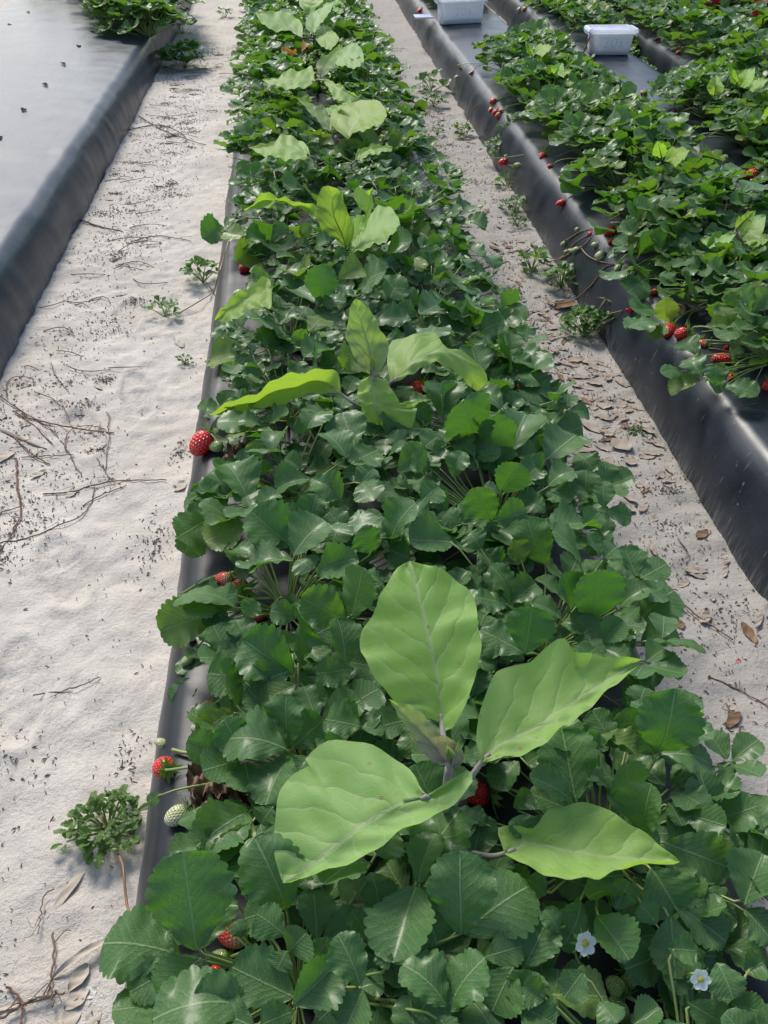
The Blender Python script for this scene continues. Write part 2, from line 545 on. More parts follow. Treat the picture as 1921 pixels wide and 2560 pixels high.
def ground_z(x, y):
    i = min(max(int(np.searchsorted(gx, x)), 1), len(gx) - 1); j = min(max(int(np.searchsorted(gy, y)), 1), len(gy) - 1)
    return float(max(ZZ[j, i], ZZ[j - 1, i - 1]))


q = NT('pale_sand')
co = q.coord('Object')
n_big = q.noise(co, 2.3, 4); n_mid = q.noise(co, 16, 5, 0.6); n_fine = q.noise(co, 420, 3, 0.7); n_cl = q.noise(co, 120, 4, 0.65)
c = q.mix(q.rng(n_big, 0.35, 0.65), (0.54, 0.49, 0.42), (0.65, 0.60, 0.525))
c = q.mix(q.rng(n_mid, 0.38, 0.72, 0, 0.45), c, (0.40, 0.375, 0.34))
c = q.mix(q.rng(n_cl, 0.60, 0.74, 0, 0.6), c, (0.22, 0.195, 0.17))
c = q.mix(q.rng(n_fine, 0.64, 0.74, 0, 0.75), c, (0.10, 0.09, 0.08))
sxn = q.n('SeparateXYZ'); q.l(co, sxn.inputs[0])
# the aisle right of the middle bed has greyer sand
c = q.mix(q.rng(sxn.outputs[0], 0.0, 0.5, 0, 0.75), c, (0.33, 0.31, 0.28))
hgt = q.math('ADD', q.math('MULTIPLY', n_mid, 0.8), q.math('ADD', q.math('MULTIPLY', n_cl, 0.45), q.math('MULTIPLY', n_fine, 0.22)))
M['sand'] = q.done(q.pbr(c, 0.92, q.bump(hgt, 0.85, 0.010), 0.15))

mb = MB(); mb.add(np.stack([XX, YY, ZZ], -1).reshape(-1, 3), grid_faces(len(gy), len(gx)))
tag(mb.obj('ground', M['sand']), kind='structure')


def film_material(name, base, rough, dusty, flank=0.0, spec=0.5):
    q = NT(name)
    co = q.coord('Object')
    st = q.map(co, (14, 90, 14), (0, 0, R(-8)))       # fine cross streaks where the film was stretched
    n1 = q.noise(st, 1.0, 4, 0.6); n2 = q.noise(co, 7, 4); n3 = q.noise(q.map(co, (10, 1.2, 10)), 1.0, 3)
    n4 = q.noise(q.map(co, (16, 130, 16), (0, 0, R(-12))), 1.0, 3, 0.7)
    c = q.mix(q.rng(n2, 0.35, 0.7, 0.0, 0.5), base, tuple(x * 1.7 + 0.015 for x in base))
    c = q.mix(q.rng(n1, 0.45, 0.7, 0, 0.25), c, tuple(x * 2.2 for x in base))
    c = q.mix(q.rng(n4, 0.66, 0.78, 0, dusty), c, (0.42, 0.40, 0.37))
    # sand stuck low on the flanks
    sx = q.n('SeparateXYZ'); q.l(co, sx.inputs[0])
    low = q.math('MULTIPLY', q.rng(sx.outputs[2], 0.07, 0.0, 0, 1), q.rng(n4, 0.45, 0.7, 0, 1))
    c = q.mix(q.math('MULTIPLY', low, 0.5), c, (0.33, 0.33, 0.33))
    n5 = q.noise(q.map(co, (55, 55, 55)), 1.0, 2)
    c = q.mix(q.rng(n5, 0.72, 0.78, 0, dusty * 0.8), c, (0.36, 0.34, 0.31))
    if flank: c = q.mix(q.math('MULTIPLY', q.rng(sx.outputs[2], 0.165, 0.10, 0, flank, True), q.rng(n2, 0.2, 0.7, 0.75, 1)), c, (0.13, 0.13, 0.128))  # grey flank: dust and pale reflection in one colour
    h = q.math('ADD', q.math('MULTIPLY', n1, 0.10), q.math('ADD', q.math('MULTIPLY', n3, 1.0), q.math('MULTIPLY', n2, 0.6)))
    rg = q.rng(n2, 0.3, 0.7, rough - 0.05, rough + 0.08)
    return q.done(q.pbr(c, rg, q.bump(h, 0.30, 0.010), spec))


M['film_l'] = film_material('grey_plastic_film', (0.022, 0.031, 0.042), 0.34, 0.05, 0.0, 0.26)
M['film'] = film_material('black_plastic_film', (0.012, 0.017, 0.024), 0.36, 0.55, 0.0, 0.42)
M['film_m'] = film_material('shaded_dusty_film', (0.010, 0.012, 0.015), 0.40, 0.35, 0.75, 0.28)  # base darkened for plant shade, flank greyed for dust and reflected light
M['hole'] = simple('planting_hole_dark', (0.006, 0.006, 0.008), 0.9, 0.1, scale=50, col2=(0.012, 0.010, 0.009))

BED_INFO = {
    'left': ('wide empty raised bed in grey-black plastic film with a line of planting slits', 'film_l'),
    'middle': ('raised bed in dusty grey film, carrying strawberries and the tall pale eggplants', 'film_m'),
    'right_a': ('raised bed in glossy black film with a dusty flank, first one across the litter-strewn aisle', 'film'),
    'right_b': ('raised bed in grey film with the 30s container on its bare top', 'film'),
    'right_c': ('overgrown raised bed just beyond the one with the 30s container', 'film'),
    'right_d': ('overgrown raised bed second after the one with the 30s container', 'film'),
    'right_e': ('overgrown raised bed with a bare grey patch beside the rightmost red crate', 'film'),
    'right_f': ('overgrown raised bed beyond the one with the red crates', 'film'),
    'right_g': ('farthest raised bed in the top right corner', 'film'),
}
for nm, (bl, tl, tr, br, h) in BEDS.items():
    near = nm in ('left', 'middle', 'right_a', 'right_b')
    ys = axis([(-1.0, 0.4, 0.1), (0.4, 6.0, 0.02 if near else 0.06), (6.0, 13.0, 0.08)])
    n1 = 14
    s = np.concatenate([np.linspace(0, 1, n1) ** 1.3 * 0.14, np.linspace(0.14, 0.86, 14)[1:-1], 1 - (np.linspace(0, 1, n1) ** 1.3 * 0.14)[::-1]])
    A = np.array([bl[0] + bl[1] * ys, br[0] + br[1] * ys])
    ed = 0.010 * vnoise(ys, ys * 0, 21 + len(nm), 0.16) + 0.005 * vnoise(ys, ys * 0, 31 + len(nm), 0.05)
    ed2 = 0.010 * vnoise(ys, ys * 0, 22, 0.17) + 0.005 * vnoise(ys, ys * 0, 33, 0.06)
    wd = A[1] - A[0]
    if nm == 'left': sf = np.where(s < 0.5, s * 0.6, 1 - (1 - s) * 0.6); sf = sf + (s - 0.5) * 0; s = np.sort(np.concatenate([sf, np.linspace(0.09, 0.91, 10)]))
    Xb = A[0][:, None] + wd[:, None] * s[None, :]
    Yb = np.repeat(ys[:, None], len(s), 1)
    Zb = bed_z(Xb, Yb)
    Zb = np.where((s[None, :] <= 0) | (s[None, :] >= 1), -0.03, Zb)
    k = np.exp(-Zb / 0.08)
    Xb = Xb + k * np.where(s < 0.5, ed[:, None], ed2[:, None])
    fl = np.clip(Zb / 0.05, 0, 1)
    Zb = Zb + fl * (0.008 * vnoise(Xb, Yb, 41, 0.35) + 0.004 * vnoise(Xb * 1.4, Yb, 42, 0.09))
    # tension pleats on the flanks
    flank = np.exp(-((Zb - 0.10) / 0.07) ** 2)
    Xb = Xb + flank * (0.007 * vnoise(Yb + Zb * 0.4, Zb * 0 + (s > 0.5), 51, 0.07) + 0.014 * vnoise(Yb - Zb * 0.5, Zb * 0 + (s > 0.5), 52, 0.3))
    mb = MB(); mb.add(np.stack([Xb, Yb, Zb], -1).reshape(-1, 3), grid_faces(len(ys), len(s)))
    lab, mt = BED_INFO[nm]
    BED_OBJ = mb.obj('planting_bed', M[mt])
    tag(BED_OBJ, lab, 'raised bed', 'film-covered beds of the field')
    if nm == 'left':
        left_bed = BED_OBJ

# the left bed's planting slits: discs on the film, hole shade painted near-black
for (x, y) in ((228, 43), (201, 71), (171, 102), (138, 140), (99, 185), (52, 240), (0, 301), (-58, 372), (62, 28), (21, 55), (-20, 86)):
    p = hit(G, x, y)
    mb = MB(); V = [p + [0, 0, 0.0052]]; n = 16
    for k in range(n):
        a = 2 * math.pi * k / n
        r = 1 + 0.25 * math.sin(3 * a + x) + 0.1 * math.sin(5 * a)
        dx, dy = 0.014 * r * math.cos(a), 0.034 * r * math.sin(a)
        V.append(p + [dx - dy * 0.35, dy, 0.0050 + (surf(p[0] + dx, p[1] + dy) - p[2])])
    mb.add(V, [(0, 1 + k, 1 + (k + 1) % n) for k in range(n)])
    o = mb.obj('planting_hole', M['hole'], left_bed, smooth=False)

# ------------------------------------------------------------------ strawberries: fruit, flowers
def berry_mesh(mat, seed, elong=1.2, lump=0.05):
    nr, nc = 22, 30
    V = []; UV = []
    for i in range(nr):
        v = i / (nr - 1)
        th = math.pi * v
        r = math.sin(th) ** 0.85 * (1.0 - 0.34 * v ** 1.6)
        z = -elong * (1 - math.cos(th)) + 0.12 * math.exp(-(v / 0.12) ** 2) * -1
        for j in range(nc):
            a = 2 * math.pi * j / (nc - 1)
            k = 1 + lump * math.sin(2 * a + seed) + lump * 0.6 * math.sin(3 * a + 2 * v * 3 + seed * 2)
            V.append((r * k * math.cos(a), r * k * math.sin(a) * 0.93, z)); UV.append((j / (nc - 1), v))
    mb = MB(); mb.add(V, grid_faces(nr, nc, True), UV)
    return mb.mesh('strawberry', mat)


def calyx_mesh(seed, n=10, big=1.0, reflex=0.3):
    rd = random.Random(seed)
    mb = MB()
    for k in range(n):
        a = 2 * math.pi * k / n + rd.uniform(-0.15, 0.15)
        L = rd.uniform(0.75, 1.15) * big
        W = 0.30 * big
        c = []
        up = rd.uniform(-0.1, 0.9) * reflex * 2
        for i in range(6):
            t = i / 5
            c.append((L * t, W * math.sin(math.pi * (t * 0.85 + 0.12)) ** 0.9 * (1 - t ** 3) / 2, 0.06 + up * t ** 1.6 - 0.15 * t))
        V = []
        for x, hw, z in c:
            for s in (-1, 0, 1):
                y = s * hw
                V.append((x * math.cos(a) - y * math.sin(a), x * math.sin(a) + y * math.cos(a), z + abs(s) * 0.05))
        mb.add(V, grid_faces(6, 3))
    tube(mb, [(0, 0, 0.0), (0.03, 0, 0.35)], [0.13, 0.09], 6)
    return mb.mesh('calyx', M['calyx'])


BM = {k: [berry_mesh(M[k], s, e, l) for s, e, l in ((1, 1.15, 0.03), (2, 1.35, 0.05), (4, 1.0, 0.09))] for k in ('ripe', 'half', 'pale', 'green')}
CM = [calyx_mesh(1, 10, 1.2), calyx_mesh(2, 9, 1.4, 0.5), calyx_mesh(3, 11, 1.6, 0.6)]


def add_berry(plant, pos, r, kind, axis=(0.3, 0.6, 0.35), variant=0, cal=0, label=None, calyx=True):
    """pos: the middle of the fruit; axis points from tip to calyx"""
    o = bpy.data.objects.new('strawberry', BM[kind][variant % 3])
    ax = Vector(axis).normalized()
    rot = ax.to_track_quat('Z', 'Y').to_matrix().to_4x4()
    top = Vector(pos) + ax * r * 1.1
    o.matrix_world = Matrix.Translation(top) @ rot @ Matrix.Diagonal((r, r, r, 1))
    mw = o.matrix_world.copy()
    link(o)
    o.parent = plant
    o.matrix_basis = Matrix.Translation(-Vector(plant.location)) @ mw
    if label: o['label'] = label
    if calyx:
        c = bpy.data.objects.new('calyx', CM[cal % 3]); link(c); c.parent = o
    return top, ax


PETAL = None


def add_flower(plant, pos, r, face=(0, -0.6, 0.8)):
    rot = Vector(face).to_track_quat('Z', 'Y').to_matrix()
    p = np.array(pos)
    Rm = np.array(rot)
    mb = MB()
    for k in range(6):
        a = 2 * math.pi * k / 6 + 0.1 * math.sin(k * 2.3)
        V = []
        for i in range(7):
            t = i / 6
            hw = 0.40 * math.sin(math.pi * (0.12 + 0.83 * t)) ** 0.7
            for s in (-1, -0.5, 0, 0.5, 1):
                x = 0.22 + 0.80 * t - 0.08 * s * s * (t > 0.9); y = s * hw; z = 0.12 * t * t + 0.05 * abs(s) + (k % 2) * 0.03
                V.append((x * math.cos(a) - y * math.sin(a), x * math.sin(a) + y * math.cos(a), z))
        mb.add(np.array(V) @ Rm.T * r + p, grid_faces(7, 5))
    f = mb.obj('flower', M['petal'], plant)
    mb = MB(); V = []
    for i in range(9):
        for j in range(13):
            th = math.pi / 2 * i / 8; a = 2 * math.pi * j / 12
            rr = 0.30 * math.sin(th) * (1 + 0.12 * math.sin(a * 9)); V.append((rr * math.cos(a), rr * math.sin(a), 0.06 + 0.2 * math.cos(th)))
    mb.add(np.array(V) @ Rm.T * r + p, grid_faces(9, 13))
    c = mb.obj('flower_centre', M['yolk'], plant)
    c.parent = f; c.location = (0, 0, 0)
    c.matrix_parent_inverse = Matrix.Identity(4)
    mb = MB()
    for k in range(10):
        a = 2 * math.pi * (k + 0.5) / 10
        V = []
        for i in range(4):
            t = i / 3
            for s in (-1, 0, 1):
                x = 1.28 * t; y = s * 0.15 * math.sin(math.pi * (0.25 + 0.7 * t)); z = -0.08 - 0.05 * t
                V.append((x * math.cos(a) - y * math.sin(a), x * math.sin(a) + y * math.cos(a), z))
        mb.add(np.array(V) @ Rm.T * r + p, grid_faces(4, 3))
    mb.obj('sepals', M['calyx'], plant).parent = plant


# ------------------------------------------------------------------ a strawberry plant made of trifoliate leaves
def trifoliate(fol, stm, crown, C, out, size, rd, hi=1, tint=None, tilt=0.3, wilt=0.0):
    """C centre of the leaf, out its heading, size the leaflet length"""
    C = np.asarray(C, float); out = norm(out)
    n = norm(np.array([0, 0, 1.0]) + 0.55 * tilt * np.array([out[0], out[1], 0]) + np.array([rd.gauss(0, .22), rd.gauss(0, .22), 0]))
    out = norm(out - n * (out @ n))
    side = np.cross(out, n)
    cupf = rd.uniform(0.1, 1.1)
    if tint is None:
        tint = (min(1, max(0, rd.gauss(0.52, 0.32))), max(0, rd.gauss(-0.02, 0.12)), rd.random())
        if rd.random() < 0.10: tint = (0.8, rd.uniform(0.15, 0.4), 0.5)
    for k, an in enumerate((0, R(rd.uniform(72, 98)), -R(rd.uniform(72, 98)))):
        d = math.cos(an) * out + math.sin(an) * side
        L = size * (1.0 if k == 0 else 0.92) * rd.uniform(0.93, 1.07)
        pit = cupf * 0.5 + rd.gauss(0, 0.12)
        T = C + d * 0.008 + (d * math.cos(pit) + n * math.sin(pit)) * L
        leaflet(fol, C + d * 0.006, T, L * (rd.uniform(0.88, 1.06) if not wilt else 0.6), up=n, fold=rd.uniform(0.05, 0.4) + 0.7 * wilt, cup=rd.uniform(-0.1, 0.3) - 0.6 * wilt,
                arch=rd.uniform(-0.02, 0.12), wav=rd.uniform(0.02, 0.07), hi=hi, tint=tint, seed=rd.randint(0, 9999))
    if stm is not None:
        m = (np.asarray(crown) + C) / 2 + np.array([0, 0, 0.35 * max(0.02, C[2] - crown[2])]) * 0.5
        m[:2] += (C[:2] - np.asarray(crown)[:2]) * 0.12
        tube(stm, [crown, m, C], [0.0022, 0.0017, 0.0014], 4 if hi else 6, 7)


def bush(seed, nleaf=24, rad=0.18, height=0.17, hi=1, size=0.062, zlow=0.02):
    """leaves of one plant about the origin"""
    rd = random.Random(seed)
    fol, stm = MB(), MB()
    for i in range(nleaf):
        fr = (i + 0.5) / nleaf
        r = rad * math.sqrt(fr) * rd.uniform(0.8, 1.1)
        a = i * 2.39996 + rd.uniform(-0.4, 0.4)
        z = zlow + (height - zlow) * (1 - (r / rad) ** 2.2 * 0.75) * rd.uniform(0.72, 1.1)
        C = np.array([r * math.cos(a), r * math.sin(a), z])
        trifoliate(fol, stm, (0.012 * math.cos(a), 0.012 * math.sin(a), 0.0), C, (math.cos(a + rd.gauss(0, .5)), math.sin(a + rd.gauss(0, .5)), 0),
                   size * rd.uniform(0.72, 1.15), rd, hi, tilt=rd.uniform(-0.3, 0.9))
    # fruit stalks sprawling outwards
    for i in range(5):
        a = rd.uniform(0, 6.28)
        e = np.array([math.cos(a), math.sin(a), 0]) * rad * rd.uniform(0.7, 1.1)
        tube(stm, [(0, 0, 0.0), e * 0.5 + [0, 0, 0.06], e + [0, 0, 0.012]], [0.0018, 0.0012], 4, 7)
    return fol, stm


VAR = []
for k in range(10):
    f_, s_ = bush(100 + k, nleaf=30 + (k % 3) * 3, rad=0.20 + 0.012 * (k % 3), height=0.15 + 0.02 * (k % 4), hi=1, size=0.076)
    VAR.append((f_.mesh('foliage', M['leaf']), s_.mesh('stalks', M['stem'])))
FARV = []
for k in range(8):
    f_, s_ = bush(200 + k, nleaf=27, rad=0.21, height=0.16 + 0.02 * (k % 3), hi=2, size=0.080)
    FARV.append((f_.mesh('foliage', M['leaf']), s_.mesh('stalks', M['stem'])))

ORD = ['first', 'second', 'third', 'fourth', 'fifth', 'sixth', 'seventh', 'eighth', 'ninth', 'tenth', 'eleventh', 'twelfth', 'thirteenth', 'fourteenth',
       'fifteenth', 'sixteenth', 'seventeenth', 'eighteenth', 'nineteenth', 'twentieth', 'twenty-first', 'twenty-second', 'twenty-third', 'twenty-fourth', 'twenty-fifth', 'twenty-sixth', 'twenty-seventh', 'twenty-eighth'] + ['%s' % w_ for w_ in ('twenty-ninth', 'thirtieth', 'thirty-first', 'thirty-second', 'thirty-third', 'thirty-fourth', 'thirty-fifth', 'thirty-sixth')]
PLANTS = []


def in_view(p, m=170, z=0.3):
    x, y, zc = S((p[0], p[1], z))
    return zc > 0.05 and -m < x < 1921 + m and -260 < y < 2560 + 500


def place_bush(x, y, label, group, meshes=None, scale=1.0, z=None):
    zz = surf(x, y) if z is None else z
    o = empty('strawberry_plant', (x, y, zz))
    tag(o, label, 'strawberry plant', group)
    o['crown'] = 1
    if meshes is not None:
        a = rng.uniform(0, 6.28)
        for nm, me in zip(('foliage', 'stalks'), meshes):
            c = bpy.data.objects.new(nm, me); link(c, o)
            c.rotation_euler = (rng.normal(0, .06), rng.normal(0, .06), a)
            c.scale = (scale,) * 3
    PLANTS.append(o)
    return o


# ---- middle bed: two lines of plants
MID = []
ml, mr = [], []
y = 0.42
while y < 11.2:
    ml.append((-0.055 + rng.normal(0, .012) - 0.004 * y, y + rng.normal(0, .02))); y += 0.33
y = 0.26
while y < 11.2:
    mr.append((0.335 + rng.normal(0, .012) + 0.006 * y, y + rng.normal(0, .02))); y += 0.33

# fruit read off the photograph: crop, x, y, radius, kind, label
FRUIT = [
 (A3, 872, 532, 50, 'ripe', 'large glossy red strawberry hanging over the left film edge'), (A3, 938, 546, 28, 'green', None), (A3, 1038, 1158, 48, 'ripe', 'bright red strawberry under a big dark leaf'),
 (A3, 968, 1120, 34, 'half', None), (A3, 1125, 1275, 26, 'ripe', None), (A3, 822, 1366, 24, 'green', None), (A3, 815, 1466, 22, 'green', None),
 (A5, 708, 445, 50, 'ripe', 'glossy red strawberry overhanging the sand'), (A5, 700, 343, 22, 'pale', None), (A5, 765, 655, 44, 'pale', 'large cream-coloured unripe strawberry with a leafy calyx'), (A5, 937, 578, 24, 'green', None),
 (A5, 1010, 1168, 58, 'half', None), (A5, 955, 1270, 36, 'green', None), (A5, 930, 1325, 28, 'ripe', None), (A5, 895, 180, 26, 'ripe', None), (A5, 850, 280, 18, 'pale', None), (A5, 905, 400, 16, 'green', None),
 (A6, 395, 560, 56, 'ripe', 'dull orange-red strawberry behind the eggplant stem'), (A6, 1000, 1390, 46, 'green', None), (A6, 1062, 1370, 34, 'green', None), (A6, 1220, 1425, 30, 'green', None), (A6, 1020, 1500, 40, 'green', None), (A6, 1085, 1540, 30, 'pale', None),
 (A6, 1565, 1430, 22, 'ripe', None), (A4, 140, 300, 30, 'ripe', None), (A4, 572, 285, 10, 'ripe', None),
 (B1, 368, 760, 52, 'ripe', None), (B1, 300, 198, 38, 'pale', None), (B1, 320, 975, 36, 'pale', None), (B1, 772, 570, 10, 'ripe', None),
 (T1, 160, 925, 20, 'ripe', None), (T1, 226, 880, 20, 'ripe', None), (T1, 155, 440, 26, 'green', None), (T1, 175, 1370, 22, 'pale', None), (B2, 385, 1310, 46, 'ripe', None), (B2, 270, 1300, 14, 'green', None),
 (C1, 858, 1360, 50, 'ripe', None), (C1, 962, 1386, 48, 'ripe', None), (C1, 1298, 1582, 46, 'ripe', None), (C1, 1360, 1732, 24, 'ripe', None), (C1, 1140, 1460, 32, 'half', None), (C1, 1090, 1420, 28, 'pale', None),
 (C1, 400, 570, 38, 'ripe', None), (C1, 405, 656, 24, 'ripe', None), (C1, 240, 590, 20, 'ripe', None), (C1, 280, 676, 22, 'green', None), (C1, 316, 766, 36, 'pale', None), (C1, 515, 932, 36, 'green', None), (C1, 578, 905, 18, 'green', None),
 (C1, 652, 885, 18, 'ripe', None), (C1, 130, 716, 26, 'green', None), (C1, 90, 722, 18, 'green', None), (C1, 30, 670, 22, 'green', None), (C1, 45, 735, 17, 'green', None), (C1, 135, 556, 20, 'green', None), (C1, 747, 1055, 26, 'ripe', None),
 (C1, 560, 1195, 22, 'ripe', None), (C1, 655, 1088, 26, 'pale', None), (C1, 1526, 116, 44, 'ripe', 'lumpy dark red strawberry lying on the film'), (C1, 1362, 106, 22, 'pale', None), (C1, 14, 338, 26, 'ripe', None), (C1, 466, 855, 24, 'green', None),
 (C1, 1335, 1490, 22, 'ripe', None), (C1, 1530, 1370, 14, 'ripe', None), (C1, 1640, 1510, 30, 'half', None), (C1, 790, 745, 12, 'ripe', None), (C1, 10, 140, 24, 'pale', None), (C1, 1650, 1800, 40, 'ripe', None),
 (D1, 600, 1005, 32, 'ripe', None), (D1, 586, 1080, 22, 'half', None), (D1, 625, 1115, 30, 'ripe', None), (D1, 652, 1146, 28, 'half', None), (D1, 682, 1098, 22, 'half', None), (D1, 715, 1592, 36, 'ripe', None), (D1, 728, 1545, 16, 'pale', None),
 (D1, 856, 1632, 26, 'green', None), (D1, 1092, 1540, 32, 'ripe', None), (D1, 1168, 1640, 20, 'ripe', None), (D1, 245, 766, 20, 'pale', None), (D1, 392, 720, 16, 'half', None), (D1, 285, 680, 14, 'ripe', None),
 (D1, 860, 100, 22, 'pale', None), (D1, 915, 96, 20, 'half', None), (D1, 1105, 242, 20, 'half', None), (D1, 1180, 340, 18, 'pale', None), (D1, 1400, 455, 15, 'green', None), (D1, 1540, 458, 16, 'green', None),
 (D2, 780, 518, 20, 'ripe', None), (D2, 740, 482, 19, 'pale', None), (D2, 788, 470, 19, 'half', None), (D2, 712, 490, 16, 'pale', None), (D2, 560, 386, 15, 'ripe', None), (D2, 622, 396, 19, 'pale', None), (D2, 425, 915, 24, 'half', None),
 (D2, 885, 1405, 22, 'half', None), (D2, 935, 1356, 20, 'green', None), (D2, 740, 1096, 15, 'ripe', None), (D2, 1490, 1660, 20, 'ripe', None), (D2, 530, 305, 18, 'pale', None),
 (L4, 765, 70, 24, 'ripe', None), (L4, 815, 92, 22, 'ripe', None), (L4, 590, 5, 26, 'ripe', None), (L4, 715, 75, 14, 'green', None), (L4, 875, 100, 13, 'green', None), (L4, 1150, 110, 16, 'ripe', None), (L4, 900, 140, 13, 'green', None),
 (A2, 158, 45, 9, 'ripe', None),
]
FLOWERS = ((A6, 870, 1207, 50, 0.33), (A6, 1368, 1362, 44, 0.34), (T1, 1000, 247, 24, 0.36), (T1, 1240, 1665, 20, 0.35), (B2, 170, 335, 26, 0.32), (D1, 605, 1445, 16, 0.20), (D1, 1190, 930, 14, 0.33))
KEEP_CLEAR = [(c_.f(x, y_) + (r_ / c_.k,)) for c_, x, y_, r_, *_r in list(FRUIT) + list(FLOWERS)]


def hides_fruit(C, size):
    sx_, sy_, zc = S(C)
    m = size * _f / zc * 0.6
    return any(math.hypot(sx_ - a, sy_ - b) < r_ + m for a, b, r_ in KEEP_CLEAR)


